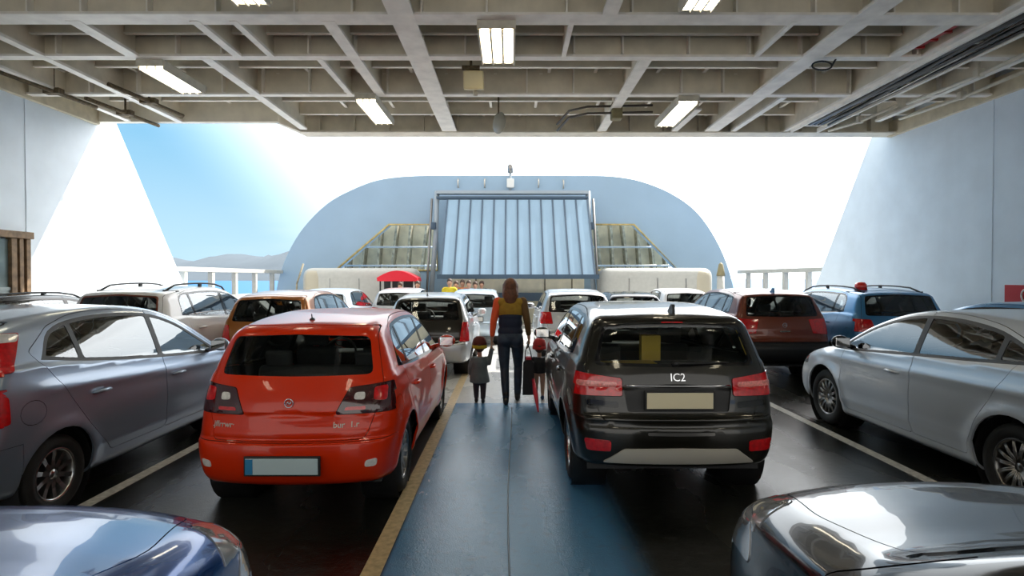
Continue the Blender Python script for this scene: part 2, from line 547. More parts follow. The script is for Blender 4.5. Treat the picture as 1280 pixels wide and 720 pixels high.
def make_car(S, loc, label, group=None, rz=0.0, cat='car'):
    B = Body(S); L, hw, H, R = B.L, B.hw, B.H, S['R']
    root = empty(S.get('objname', 'hatchback_car'), (loc[0], loc[1], 0), rz, label, cat, group)
    V, quads = B.mesh(S.get('step', .06))
    ct = Cutter(V, quads)
    regs = []   # (part name, projection, polygon, side sign, material, offset)
    P = S['paint']
    def reg(name, proj, poly, m, off=0.0, both=True, skirt=.012):
        if proj == 'side' or proj == 'top' and not both or proj == 'top':
            if proj == 'side':
                for sg in (-1, 1): regs.append((name, proj, poly, sg, m, off, skirt))
            else:
                mx = sum(q[0] for q in poly)/len(poly); regs.append((name, proj, poly, 0 if abs(mx) < .3 else (1 if mx > 0 else -1), m, off, skirt))
        elif both:
            regs.append((name, proj, poly, 1, m, off, skirt)); regs.append((name, proj, mir(poly), -1, m, off, skirt))
        else: regs.append((name, proj, poly, 0, m, off, skirt))
    circ = lambda cy, cz, r, n=28: [(cy+r*math.cos(2*PI*k/n), cz+r*math.sin(2*PI*k/n)) for k in range(n)]
    for (nm, proj, poly, m, off, both, gap) in S['regions'](S, P):
        if gap: reg('_gap', proj, offset(poly, .005), M_SEAM, 0.0, both)
        reg(nm, proj, poly, m, off, both)
    for wy in S['wheels']: reg('_hole', 'side', circ(wy, R+.01, R*S.get('arch', 1.17)), None)
    for (nm, proj, poly, sg, m, off, sk) in regs: cut_region(ct, proj, poly, sg, L)
    V = np.array(ct.V); N = B.normal(V); F = list(ct.F.values())
    C = np.array([V[f].mean(0) for f in F])
    FN = B.normal(C)
    lab = np.full(len(F), -1)
    for k, (nm, proj, poly, sg, m, off, sk) in enumerate(regs):
        if proj == 'side':
            sel = in_poly(C[:, 1:3], poly) & (C[:, 0]*sg > .12)
            ys_ = [q[0] for q in poly]
            if min(ys_) < 0 or max(ys_) > L: sel &= ~((FN[:, 1] < -.35) & (C[:, 1] < L*.38)) & ~((FN[:, 1] > .35) & (C[:, 1] > L*.5))
        elif proj == 'rear': sel = in_poly(C[:, [0, 2]], poly) & (C[:, 1] < L*.38) & (FN[:, 1] < (-.35 if max(abs(q[0]) for q in poly) > hw*.97 else -.03))
        elif proj == 'front': sel = in_poly(C[:, [0, 2]], poly) & (C[:, 1] > L*.45) & (FN[:, 1] > (.35 if max(abs(q[0]) for q in poly) > hw*.97 else .03))
        else: sel = in_poly(C[:, [0, 1]], poly) & (C[:, 2] > .6) & (FN[:, 2] > .25)
        if nm == '_hole': sel &= (np.abs(C[:, 0]) > hw*.6)
        lab[sel] = k
    groups = {}
    for i, k in enumerate(lab):
        if k == -1: key = ('body', 0)
        else:
            nm = regs[k][0]
            if nm == '_hole': continue
            if nm == '_gap': key = ('_gap', 0)
            else:
                sg = regs[k][3]
                key = (nm, sg, regs[k][4].name, regs[k][5], regs[k][6], k if nm in S.get('split', ('door', 'side_window')) else 0)
        groups.setdefault(key, []).append(F[i])
    parts = {}
    for key, fs in groups.items():
        if key[0] == 'body': o = export_part(B, V, N, fs, 'body', P, root, 0, .02)
        elif key[0] == '_gap': o = export_part(B, V, N, fs, 'panel_gap', M_SEAM, root, -.006, 0)
        else: o = export_part(B, V, N, fs, key[0], bpy.data.materials[key[2]], root, key[3], key[4])
        parts.setdefault(key[0], []).append((key, o, np.mean([V[i] for f in fs for i in f], axis=0)))
    # wheels
    me_t, me_r = make_wheel(R, S.get('tw', .20), S.get('rim', 'five'), S.get('rimmat', M_ALLOY))
    for wy in S['wheels']:
        for sg in (-1, 1):
            xo = B.W(np.array([wy]), np.array([R*1.9]))[0]-.135
            wt = obj('wheel', me_t, [], root); wt.location = (sg*xo, wy, R); wt.rotation_euler = (0, 0, 0 if sg > 0 else PI)
            wr = obj('rim', me_r, [], wt)
    # dark wheel housings
    for wy in S['wheels']:
        for sg in (-1, 1):
            mb = MB(); rr = R*1.19
            rx = Matrix.Translation((sg*(hw-.34), wy, R+.01)) @ Matrix.Rotation(sg*PI/2, 4, 'Y')
            mb.lathe([(0, 0), (rr, 0), (rr, .29)], 28, rx)
            mb.build('wheel_housing', M_BLACK, root)
    # cabin
    if S.get('cabin', True):
        sm = S.get('seatmat', M_SEAT)
        fy = S['frontseat']; ry = S['rearseat']
        fl = MB(); fl.bb(-hw*.82, hw*.82, .25, L-1.1, .24, .30); fl.build('cabin_floor', M_TRIM, root)
        for sg in (-1, 1):
            s_ = MB(); cx = sg*.36*hw/.85
            s_.box((cx, fy, .50), (.44, .46, .16), None, .05)
            s_.box((cx, fy-.26, .82), (.42, .13, .58), Matrix.Rotation(.28, 3, 'X'), .05)
            so = s_.build('front_seat', sm, root, True)
            h_ = MB(); h_.box((cx, fy-.36, min(H-.24, 1.20)), (.24, .08, .17), Matrix.Rotation(.2, 3, 'X'), .035); h_.build('headrest', sm, so, True)
        s_ = MB(); s_.box((0, ry, .48), (1.5*hw, .46, .16), None, .05)
        s_.box((0, ry-.25, .78), (1.45*hw, .13, .52), Matrix.Rotation(.25, 3, 'X'), .05)
        so = s_.build('rear_bench', sm, root, True)
        for cx in (-.42, .42):
            h_ = MB(); h_.box((cx*hw/.85, ry-.33, 1.10), (.23, .07, .14), Matrix.Rotation(.2, 3, 'X'), .03); h_.build('headrest', sm, so, True)
        d_ = MB(); d_.box((0, fy+.75, S['dashz']-.12), (1.5*hw, .40, .22), None, .06); do = d_.build('dashboard', M_TRIM, root, True)
        w_ = MB(); th = [2*PI*k/20 for k in range(21)]
        mt = Matrix.Translation((-.36*hw/.85, fy+.46, S['dashz']-.02)) @ Matrix.Rotation(1.25, 4, 'X')
        w_.tube([mt @ Vector((.18*math.cos(t), .18*math.sin(t), 0)) for t in th], .014, 6)
        w_.tube([mt @ Vector((-.17, 0, 0)), mt @ Vector((.17, 0, 0))], .012, 5); w_.tube([mt @ Vector((0, 0, 0)), mt @ Vector((0, -.17, 0))], .012, 5)
        w_.build('steering_wheel', M_TRIM, do, True)
        m_ = MB(); m_.box((0, fy+.52, H-.17), (.22, .03, .065), None, .012); m_.tube([(0, fy+.52, H-.17), (0, fy+.56, H-.07)], .008, 5); m_.build('interior_mirror', M_BLACK, root, True)
    # door mirrors
    for sg in S.get('mirrors', (-1, 1)):
        my, mz = S['mirror']
        x0 = B.side_x(my, mz-.05)*.99
        mm = MB(); mm.tube([(sg*(x0-.03), my, mz-.05), (sg*(x0+.08), my-.02, mz-.02)], [.03, .022], 8)
        mm.ball((sg*(x0+.14), my, mz+.02), (.105, .06, .075), 16)
        mo = mm.build('door_mirror', S.get('mirrormat', P), root)
        mg = MB(); mg.box((sg*(x0+.14), my-.054, mz+.02), (.16, .012, .10), None, .004); mg.build('mirror_glass', M_CHROME, mo)
    # door handles
    for (hy, hz) in S.get('handles', ()):
        for sg in (-1, 1):
            x0 = B.side_x(hy, hz)
            mm = MB()
            mm.tube([(sg*(x0-.01), hy-.095, hz), (sg*(x0+.028), hy-.075, hz+.004), (sg*(x0+.034), hy, hz+.006), (sg*(x0+.028), hy+.075, hz+.004), (sg*(x0-.01), hy+.095, hz)], [.013, .014, .015, .014, .013], 8)
            best = None
            for key, o, c in parts.get('door', []):
                if c[0]*sg > 0 and (best is None or abs(c[1]-hy) < best[1]): best = (o, abs(c[1]-hy))
            mm.build('door_handle', S.get('handlemat', P), best[0] if best else root)
    # plate
    if 'plate' in S:
        pw, ph, pz, px, pm, band = S['plate']
        y0 = B.rear_y(px, pz)-.022
        t_ = MB(); t_.box((px, y0, pz), (pw+.03, .018, ph+.03), None, .006); po = t_.build('plate_holder', M_BLACK, root)
        t_ = MB(); t_.box((px, y0-.013, pz), (pw, .010, ph), None, .003)
        pl = t_.build('number_plate', pm, root)
        if band is not None:
            t_ = MB(); t_.box((px-pw/2+.028, y0-.020, pz), (.052, .004, ph-.006)); t_.build('plate_band', band, pl)
    # wiper
    if S.get('wiper'):
        (wx0, wz0), (wx1, wz1) = S['wiper']
        t_ = MB(); pts = []
        for k in range(6):
            t = k/5; x = wx0+(wx1-wx0)*t; z = wz0+(wz1-wz0)*t
            pts.append((x, B.rear_y(x, z)-.02, z))
        t_.tube(pts, [.014, .012, .010, .009, .008, .006], 6)
        t_.ball(pts[0], (.03, .025, .025), 10)
        t_.build('rear_wiper', M_BLACK, root)
    # antenna
    if 'antenna' in S:
        ax, ay, ln, kind = S['antenna']; az = B.top_z(ax, ay)
        t_ = MB()
        if kind == 'fin':
            t_.prism([(ax-.012, ay-.09, az-.01), (ax-.012, ay+.09, az-.01), (ax-.010, ay-.03, az+ln), (ax-.010, ay-.07, az+ln)], (.024, 0, 0))
            t_.build('antenna_fin', S.get('finmat', M_BLACK), root)
        else:
            t_.ball((ax, ay, az), (.022, .03, .018), 10); t_.tube([(ax, ay, az), (ax, ay-.35*ln, az+ln)], [.006, .004], 6); t_.build('antenna', M_BLACK, root)
    # badge
    if 'badge' in S:
        bz, br, bm_ = S['badge']; y0 = B.rear_y(0, bz)
        t_ = MB(); mt = Matrix.Translation((0, y0-.004, bz)) @ Matrix.Rotation(PI/2, 4, 'X')
        t_.lathe([(br, -.004), (br*1.02, .006), (br*.86, .009), (br*.80, .004), (br*.80, -.004)], 24, mt)
        t_.tube([(-br*.45, y0-.010, bz-br*.25), (-br*.1, y0-.012, bz+br*.3), (br*.15, y0-.012, bz-br*.2), (br*.5, y0-.010, bz+br*.3)], .006, 6)
        t_.build('badge', bm_, root, True)
    if S.get('rails'):
        for sg in (-1, 1):
            t_ = MB(); pts = []
            y0, y1, h, fr = S['rails']
            for k in range(9):
                y = y0+(y1-y0)*k/8; x = sg*hw*fr
                pts.append((x, y, B.top_z(x, y)+(h if 0 < k < 8 else -.005)))
            t_.tube(pts, .016, 6)
            for k in (0, 4, 8): t_.box((pts[k][0], pts[k][1], pts[k][2]-.5*h+(.0 if k == 4 else .02)), (.03, .07, h))
            t_.build('roof_rail', S.get('railmat', M_BLACK), root)
    if S.get('exhaust'):
        t_ = MB(); x = S['exhaust']; t_.tube([(x, .35, .24), (x, .03, .24)], .03, 12); t_.build('exhaust_pipe', M_CHROME, root)
    if S.get('extra'): S['extra'](B, root, parts)
    return root, B, parts
# ------------------------------------------------------------------ car shapes
def clip(poly, a, b):
    """keep what lies on the left of the line a to b"""
    out = []; n = len(poly)
    s = lambda p: (b[0]-a[0])*(p[1]-a[1])-(b[1]-a[1])*(p[0]-a[0])
    for i in range(n):
        p, q = poly[i], poly[(i+1) % n]; sp, sq = s(p), s(q)
        if sp >= 0: out.append(p)
        if sp*sq < 0:
            t = sp/(sp-sq); out.append((p[0]+(q[0]-p[0])*t, p[1]+(q[1]-p[1])*t))
    return out

def sc(pts, ky, kz): return [(y*ky, z*kz) for (y, z) in pts]

SIDE_HATCH = [(.20, .25), (.06, .29), (.0, .42), (.0, .60), (.065, .67), (.10, .85), (.17, 1.03), (.31, 1.30), (.37, 1.40), (.55, 1.45), (1.1, 1.495),
              (1.7, 1.50), (2.15, 1.46), (2.55, 1.33), (3.02, 1.08), (3.2, .995), (3.6, .92), (3.95, .81), (4.13, .67), (4.19, .50), (4.17, .32), (4.05, .22),
              (3.3, .19), (2.1, .18), (.9, .19)]
BELT_HATCH = [(0, 1.04), (.6, 1.03), (2, .965), (3.1, .93), (4.2, .85)]
DB_HATCH = [(.60, 1.09), (1.2, 1.035), (2.2, .985), (3.02, .955)]
DT_HATCH = [(2.52, 1.255), (2.18, 1.375), (1.7, 1.415), (1.1, 1.405), (.78, 1.34)]

SIDE_SUV = [(.20, .28), (.06, .33), (.0, .45), (.0, .66), (.06, .72), (.09, .90), (.14, 1.08), (.27, 1.36), (.31, 1.46), (.50, 1.50), (1.1, 1.545),
            (1.8, 1.55), (2.25, 1.51), (2.60, 1.39), (3.00, 1.17), (3.2, 1.08), (3.6, 1.01), (3.95, .91), (4.12, .76), (4.18, .56), (4.16, .36), (4.05, .26),
            (3.3, .23), (2.1, .22), (.9, .23)]
BELT_SUV = [(0, 1.10), (.6, 1.09), (2, 1.04), (3.1, 1.01), (4.2, .93)]
DB_SUV = [(.62, 1.15), (1.2, 1.10), (2.2, 1.055), (3.02, 1.03)]
DT_SUV = [(2.56, 1.315), (2.22, 1.425), (1.75, 1.465), (1.1, 1.455), (.70, 1.40)]

def std_regions(F):
    """region list of a five-door car from its feature outlines"""
    def go(S, P):
        R = []
        ky, kz = F.get('ky', 1), F.get('kz', 1)
        db, dt = F['db'], F['dt']
        add = lambda n, pr, po, m, off=0.0, both=True, gap=False: R.append((n, pr, po, m, off, both, gap))
        low = F.get('low')          # dark lower cladding
        if low:
            add('lower_cladding', 'side', [(-.2, 0), (S['L']+.2, 0), (S['L']+.2, low), (-.2, low)], M_BLACK)
        # rear bumper, tailgate
        if F.get('bumper_z'):
            add('rear_bumper', 'rear', [(-1.2, 0), (1.2, 0), (1.2, F['bumper_z']), (-1.2, F['bumper_z'])], F.get('bumper_m', P), 0, False, True)
            add('rear_bumper', 'side', [(-.5, 0), (F.get('bumper_y', .34), 0), (F.get('bumper_y', .34), F['bumper_z']), (-.5, F['bumper_z'])], F.get('bumper_m', P), 0, True, True)
        tg = F['tailgate']; add('tailgate', 'rear', rpoly(sym(tg), .04), F.get('tg_m', P), 0, False, True)
        for (n, pts, m, off) in F.get('rear_panels', ()): add(n, 'rear', rpoly(sym(pts), .02), m, off, False)
        rg = F['rearglass']
        if F.get('rg_border', 1): add('tailgate_trim', 'rear', rpoly(offset(sym(rg), F.get('rg_b', .025)), .05), F.get('rgt_m', M_GLOSSBLK), 0, False)
        add('rear_window', 'rear', rpoly(sym(rg), .05), F.get('rg_m', G_REAR), -.004, False)
        for (n, pr, pts, m, off) in F.get('lamps', ()): add(n, pr, rpoly(pts, .02), m, off, True, n == 'tail_lamp')
        # side
        dlo = spline(db+dt, 4, True, (0, len(db)-1))
        outer = offset(dlo, .045)
        xB = F['bpillar']; yr = F['reardoor']; yf = F['frontdoor']; sz = F.get('sill', .30)
        top = [p for p in spline(dt, 4)]
        topo = offset(db[::-1][:1]+top+db[:1], .05)
        # full door field
        fld = [(yr[0], sz), (yf[0], sz), (yf[1], sz+.25), (yf[2], db[-1][1]-.02)] + [(p[0], p[1]+.045) for p in top] + [(yr[2], db[0][1]+.06), (yr[1], sz+.30)]
        fd = clip(fld, (xB+.006, 2), (xB+.006, 0)); fd = [p for p in fd]
        rd = clip(fld, (xB-.006, 0), (xB-.006, 2))
        add('door', 'side', rpoly(fd, .03, 2), P, 0, True, True)
        add('door', 'side', rpoly(rd, .03, 2), P, 0, True, True)
        add('window_trim', 'side', offset(dlo, .012), F.get('wt_m', M_GLOSSBLK), 0)
        ins = offset(dlo, -.016)
        add('side_window', 'side', rpoly(clip(ins, (xB+.05, 2), (xB+.02, 0)), .02, 2), G_SIDE, -.004)
        q = F.get('quarter')
        if q:
            add('side_window', 'side', rpoly(clip(clip(ins, (xB-.05, 0), (xB-.02, 2)), (q+.02, 2), (q+.045, 0)), .02, 2), G_SIDE, -.004)
            qq = clip(ins, (q-.01, 0), (q-.03, 2))
            if len(qq) > 2: add('side_window', 'side', rpoly(qq, .02, 2), G_SIDE, -.004)
        else: add('side_window', 'side', rpoly(clip(ins, (xB-.05, 0), (xB-.02, 2)), .02, 2), G_SIDE, -.004)
        if 'fuel' in F:
            cy, cz, r = F['fuel']; add('fuel_flap', 'side', [(cy+r*1.2*math.cos(t), cz+r*math.sin(t)) for t in [2*PI*k/18 for k in range(18)]], P, 0, True, True)
        # front
        ws = F['windscreen']; add('windscreen', 'front', rpoly(sym(ws), .06), G_FRONT, -.004, False)
        hd = F['bonnet']; add('bonnet', 'top', rpoly(sym(hd), .08), P, 0, False, True)
        for (n, pts, m, off, gap) in F.get('front_mid', ()): add(n, 'front', rpoly(sym(pts), .03), m, off, False, gap)
        for (n, pts, m, off) in F.get('top_lamps', ()):
            add(n, 'top', rpoly(pts, .04), m, off, True, True); add(n, 'top', rpoly(mir(pts), .04), m, off, True, True)
        for (n, pr, pts, m, off) in F.get('front_lamps', ()): add(n, pr, rpoly(pts, .03), m, off, True, True)
        return R
    return go

def features(kind='hatch', L=4.2, H=1.5, hw=.85, **kw):
    ky = L/4.2
    if kind == 'hatch': kz = H/1.5; side, belt, db, dt = SIDE_HATCH, BELT_HATCH, DB_HATCH, DT_HATCH; s0 = 0
    else: kz = H/1.55; side, belt, db, dt = SIDE_SUV, BELT_SUV, DB_SUV, DT_SUV; s0 = .07
    kx = hw/.85
    X = lambda pts: [(x*kx, z*kz) for (x, z) in pts]
    F = dict(ky=ky, kz=kz, db=sc(db, ky, kz), dt=sc(dt, ky, kz), bumper_z=(.60+s0)*kz, bumper_y=.36,
             tailgate=X([(.0, .62+s0), (.62, .62+s0), (.70, .98+s0), (.60, 1.42+s0), (0, 1.44+s0)]),
             rearglass=X([(.0, 1.04+s0), (.60, 1.05+s0), (.55, 1.33+s0), (.0, 1.36+s0)]),
             bpillar=1.98*ky, reardoor=(1.22*ky, .92*ky, .66*ky), frontdoor=(2.98*ky, 3.10*ky, 3.10*ky), sill=.30*kz+s0, quarter=.98*ky, fuel=(.42*ky, .80*kz, .075),
             windscreen=X([(0, 1.03+s0), (.70, 1.04+s0), (.55, 1.38+s0), (0, 1.42+s0)]),
             bonnet=[(0, 3.12*ky), (.62*kx, 3.06*ky), (.68*kx, 3.5*ky), (.60*kx, 3.92*ky), (0, 4.04*ky)],
             front_mid=[('grille', X([(0, .28), (.48, .28), (.52, .42), (0, .44)]), M_BLACK, -.01, False), ('grille', X([(0, .60), (.34, .60), (.36, .70), (0, .71)]), M_BLACK, -.008, False)],
             front_lamps=[('headlamp', 'front', X([(.42, .62), (.95, .64), (.95, .80), (.60, .76), (.44, .70)]), M_HEADL, .0), ('headlamp', 'side', [(L-.42, .70*H/1.5), (L+.3, .62*H/1.5), (L+.3, .80*H/1.5), (L-.42, .80*H/1.5)], M_HEADL, .0)],
             lamps=[('tail_lamp', 'rear', X([(.50, .76+s0), (.95, .76+s0), (.95, .98+s0), (.56, .96+s0)]), M_RED, .004),
                    ('tail_lamp', 'side', [(-.1, (.76+s0)*kz), (.20, (.78+s0)*kz), (.24, (.96+s0)*kz), (-.1, (.98+s0)*kz)], M_RED, .004)])
    F.update(kw.pop('F', {}))
    S = dict(L=L, hw=hw, H=H, side=sc(side, ky, kz), belt=sc(belt, ky, kz), wheels=(.74*ky, .74*ky+2.56*ky), R=.30, regions=std_regions(F),
             frontseat=2.05*ky, rearseat=1.22*ky, dashz=.95*kz+s0*.8, mirror=(2.83*ky, (1.02+s0)*kz), handles=((1.06*ky+.02, (.86+s0)*kz), (2.12*ky, (.84+s0)*kz)), step=.085, paint=None)
    S.update(kw)
    return S, F
P_RED = paint('paint_red', (.70, .030, .001), 0.0, .3, .5)
P_BLACK = paint('paint_black_brown', (.010, .009, .006), .3, .3)
P_SILVER = paint('paint_silver_blue', (.30, .37, .48), .6, .32)
P_WSILVER = paint('paint_white_silver', (.60, .65, .72), .35, .32)
P_NAVY = paint('paint_navy', (.008, .07, .28), .4, .2)
P_DARKGREY = paint('paint_dark_grey', (.018, .020, .026), .5, .22)
P_WHITE = paint('paint_white', (.82, .83, .85), 0, .35)
P_BRONZE = paint('paint_bronze', (.42, .15, .03), .3, .3)
P_BROWN = paint('paint_red_brown', (.16, .028, .010), .3, .3)
P_BLUE = paint('paint_blue', (.05, .22, .45), .4, .3)
P_LBLUE = paint('paint_pale_blue', (.46, .56, .66), .4, .3)
P_SILV2 = paint('paint_light_silver', (.55, .58, .62), .5, .3)
PLATE_GREY = mat('plate_grey', (.58, .72, .76), .4, coat=.3)
PLATE_BEIGE = mat('plate_beige', (.86, .77, .54), .4, coat=.3)
PLATE_WHITE = mat('plate_white', (.6, .6, .58), .4, coat=.3)
PLATE_BLUE = mat('plate_blue', (.03, .25, .50), .4)

def letters(B, root, txt, x, z, size, m, name='lettering', shear=.0):
    """raised model lettering on the tailgate"""
    cu = bpy.data.curves.new(name, 'FONT'); cu.body = txt; cu.size = size; cu.resolution_u = 3; cu.extrude = .004; cu.align_x = 'CENTER'; cu.shear = shear
    o = bpy.data.objects.new('tmp', cu); COL.objects.link(o)
    dg = bpy.context.evaluated_depsgraph_get(); me = bpy.data.meshes.new_from_object(o.evaluated_get(dg))
    COL.objects.unlink(o); bpy.data.objects.remove(o)
    me.name = name; me.materials.clear()
    ys = B.rear_ys([x+v.co.x for v in me.vertices], [z+v.co.y for v in me.vertices])
    for v, y in zip(me.vertices, ys):
        v.co = Vector((x+v.co.x, y-.002-v.co.z, z+v.co.y))
    return obj(name, me, m, root)

# ---- the red hatchback
def red_extra(B, root, parts):
    letters(B, root, '.jffrrwr\u00b7', -.50, .695, .06, M_SILVERTRIM)
    letters(B, root, 'bur  1.r', .42, .695, .06, M_SILVERTRIM)
RED, _f = features('hatch', L=4.25, H=1.50, hw=.79, paint=P_RED, step=.05, roofw=.68, cr=.20, tr=.13, antenna=(0, .62, .05, 'ball'), badge=(.875, .035, M_CHROME),
    plate=(.52, .115, .45, 0, PLATE_GREY, PLATE_BLUE), rim='multi', rimmat=M_ALLOYG, R=.31, wheels=(.74, 3.36), extra=red_extra,
    groove=((.615, .018, .6, .012), (.79, .012, .5, .006)), crease=((.6, .92, 3.4, .84, .010, .05), (.9, .45, 3.3, .42, .012, .06)),
    F=dict(tailgate=[(0, .615), (.56, .615), (.62, .80), (.66, 1.0), (.56, 1.415), (0, 1.43)],
           rearglass=[(0, 1.06), (.585, 1.065), (.53, 1.345), (0, 1.365)], rg_border=0,
           lamps=[('tail_lamp', 'rear', [(.34, .79), (.95, .79), (.95, 1.02), (.43, .975)], M_REDD, .004),
                  ('tail_lamp', 'side', [(-.1, .79), (.26, .83), (.22, 1.02), (-.1, 1.03)], M_REDD, .004),
                  ('lamp_lens', 'rear', [(.60, .88), (.69, .87), (.69, .98), (.60, .97)], M_RED, .007),
                  ('lamp_lens', 'rear', [(.40, .815), (.55, .815), (.55, .84), (.41, .84)], M_RED, .007),
                  ('lamp_lens', 'rear', [(.46, .89), (.54, .885), (.54, .94), (.47, .94)], M_LWHITE, .007),
                  ('reflector', 'rear', [(.56, .41), (.64, .41), (.65, .47), (.57, .46)], M_LWHITE, .004)]))

# ---- the black crossover
def black_extra(B, root, parts):
    letters(B, root, 'IC2', 0, .985, .085, M_CHROME, 'badge')
    y = B.rear_y(0, .965)
    t = MB(); t.tube([(x, B.rear_y(x, .955-.0)-.004, .945) for x in [-.42+.084*k for k in range(11)]], .008, 6); t.build('tailgate_trim_strip', M_CHROME, root)
    # seat back wrap and carton seen through the glass
    t = MB(); t.box((-.02, .95, 1.06), (.18, .10, .42), None, .01); t.box((-.28, .8, .98), (.55, .22, .12), None, .02); t.build('seat_trim', mat('yellow_trim', (.62, .42, .06), .6), root)
BLK, _f = features('suv', objname='crossover_car', L=4.15, H=1.56, hw=.855, paint=P_BLACK, step=.05, roofw=.71, antenna=(0.05, .50, .07, 'fin'), tr=.12, cr=.15,
    plate=(.52, .125, .84, 0, PLATE_BEIGE, None), rim='five', R=.33, wheels=(.74, 3.32), extra=black_extra, mirrormat=P_BLACK,
    wiper=((-.01, 1.12), (.42, 1.125)), groove=((.66, .02, .6, .014), (.93, .010, .5, .006)), crease=((.6, .98, 3.4, .93, .010, .05),),
    F=dict(low=.42, bumper_z=.70, tailgate=[(0, .68), (.60, .68), (.66, .86), (.72, 1.05), (.62, 1.455), (0, 1.47)],
           rearglass=[(0, 1.115), (.62, 1.12), (.545, 1.395), (0, 1.41)],
           rear_panels=[('high_brake_lamp', [(0, 1.425), (.09, 1.424), (.09, 1.442), (0, 1.443)], M_RED, .003),
                        ('plate_recess', [(0, .745), (.40, .745), (.43, .925), (0, .935)], M_BLACK, -.015),
                        ('bumper_strip', [(0, .575), (.26, .578), (.26, .60), (0, .60)], M_ALLOYG, .004),
                        ('skid_plate', [(0, .35), (.60, .35), (.44, .47), (0, .48)], M_SILVERTRIM, .012)],
           lamps=[('tail_lamp', 'rear', [(.44, .865), (.98, .855), (.98, 1.06), (.44, 1.0)], M_RED, .010),
                  ('tail_lamp', 'side', [(-.1, .87), (.16, .89), (.26, 1.06), (-.1, 1.06)], M_RED, .010),
                  ('lamp_lens', 'rear', [(.48, .94), (.78, .93), (.78, .975), (.48, .97)], mat('lamp_pinkish', (.9, .28, .25), .15, coat=1, noise=.3, nscale=60), .014),
                  ('reflector', 'rear', [(.54, .445), (.72, .445), (.74, .54), (.54, .53)], M_RED, .008),
                  ('bumper_vent', 'rear', [(.47, .77), (.72, .78), (.72, .83), (.47, .82)], M_GLOSSBLK, -.006)]))

# ---- silver hatchback, far left front
SIDE_SIL = [(.20, .25), (.06, .29), (.0, .42), (.0, .62), (.05, .70), (.07, .90), (.12, 1.10), (.26, 1.38), (.30, 1.46), (.50, 1.51), (1.1, 1.555),
            (1.7, 1.56), (2.2, 1.50), (2.6, 1.36), (3.0, 1.15), (3.25, 1.03), (3.6, .95), (3.95, .84), (4.13, .69), (4.19, .50), (4.17, .32), (4.05, .22),
            (3.3, .19), (2.1, .18), (.9, .19)]
SIL, _f = features('hatch', L=4.3, H=1.56, hw=.88, paint=P_SILVER, step=.05, roofw=.70, rim='multi', rimmat=M_ALLOY, R=.30, wheels=(.70, 3.32),
    side=sc(SIDE_SIL, 4.3/4.2, 1), belt=[(0, 1.16), (.6, 1.14), (1.3, 1.07), (2.4, .99), (3.2, .92), (4.3, .86)],
    crease=((.5, .98, 3.3, .82, .012, .05), (1.1, .42, 3.1, .36, .015, .05)), handles=((1.12, .86), (2.24, .83)), handlemat=P_SILVER, mirror=(2.95, 1.02),
    plate=(.52, .115, .84, 0, PLATE_WHITE, None), F=dict(fuel=(.45, .83, .085), db=[(.62, 1.20), (1.0, 1.14), (1.7, 1.06), (2.4, 1.0), (3.12, .955)],
           dt=[(2.75, 1.16), (2.45, 1.32), (2.1, 1.43), (1.6, 1.47), (1.1, 1.455), (.78, 1.38)], quarter=1.00, bpillar=2.04, reardoor=(1.28, .98, .52), frontdoor=(3.05, 3.2, 3.22), sill=.33,
           wt_m=M_BLACK,
           rearglass=[(0, 1.10), (.60, 1.11), (.52, 1.40), (0, 1.42)],
           lamps=[('tail_lamp', 'rear', [(.66, 1.12), (.99, 1.12), (.99, 1.42), (.60, 1.40)], M_RED, .006), ('tail_lamp', 'side', [(-.1, 1.12), (.34, 1.14), (.52, 1.40), (-.1, 1.42)], M_RED, .006),
                  ('lamp_lens', 'side', [(.20, 1.34), (.47, 1.34), (.51, 1.395), (.22, 1.41)], M_LWHITE, .009),
                  ('tail_lamp', 'rear', [(.62, .78), (.99, .78), (.99, 1.04), (.66, 1.02)], M_RED, .0061), ('tail_lamp', 'side', [(-.1, .78), (.27, .79), (.27, .98), (-.1, 1.04)], M_RED, .0061)]))

# ---- pale silver saloon on the right
SIDE_SAL = [(.20, .25), (.06, .29), (.0, .42), (.0, .62), (.04, .72), (.06, .92), (.12, 1.06), (.32, 1.22), (.62, 1.36), (.95, 1.45), (1.4, 1.495),
            (1.95, 1.505), (2.4, 1.45), (2.85, 1.30), (3.2, 1.12), (3.42, 1.02), (3.75, .96), (4.1, .86), (4.30, .72), (4.38, .52), (4.36, .32), (4.22, .22),
            (3.3, .19), (2.1, .18), (.9, .19)]
SAL, _f = features('hatch', L=4.38, H=1.505, hw=.88, paint=P_WSILVER, step=.05, roofw=.70, rim='mesh', rimmat=M_ALLOYG, R=.335, wheels=(.83, 3.52), cf=.18,
    side=SIDE_SAL, belt=[(0, 1.12), (.6, 1.11), (1.3, 1.06), (2.4, 1.01), (3.3, .95), (4.4, .88)], objname='saloon_car',
    crease=((.5, .93, 3.6, .86, .014, .05), (1.2, .44, 3.2, .40, .015, .05)), handles=((2.22, .855),), handlemat=P_WSILVER, mirror=(3.02, 1.05), mirrormat=P_DARKGREY,
    F=dict(fuel=(.45, .85, .08), db=[(.62, 1.16), (1.2, 1.11), (2.1, 1.05), (2.8, 1.00), (3.25, .975)], dt=[(2.92, 1.17), (2.6, 1.31), (2.2, 1.41), (1.7, 1.425), (1.2, 1.37), (.9, 1.28)],
           quarter=1.05, bpillar=1.98, reardoor=(1.30, 1.18, .80), frontdoor=(3.05, 3.14, 3.14), sill=.30, wt_m=M_BLACK,
           windscreen=[(0, 1.08), (.70, 1.09), (.55, 1.40), (0, 1.43)]))

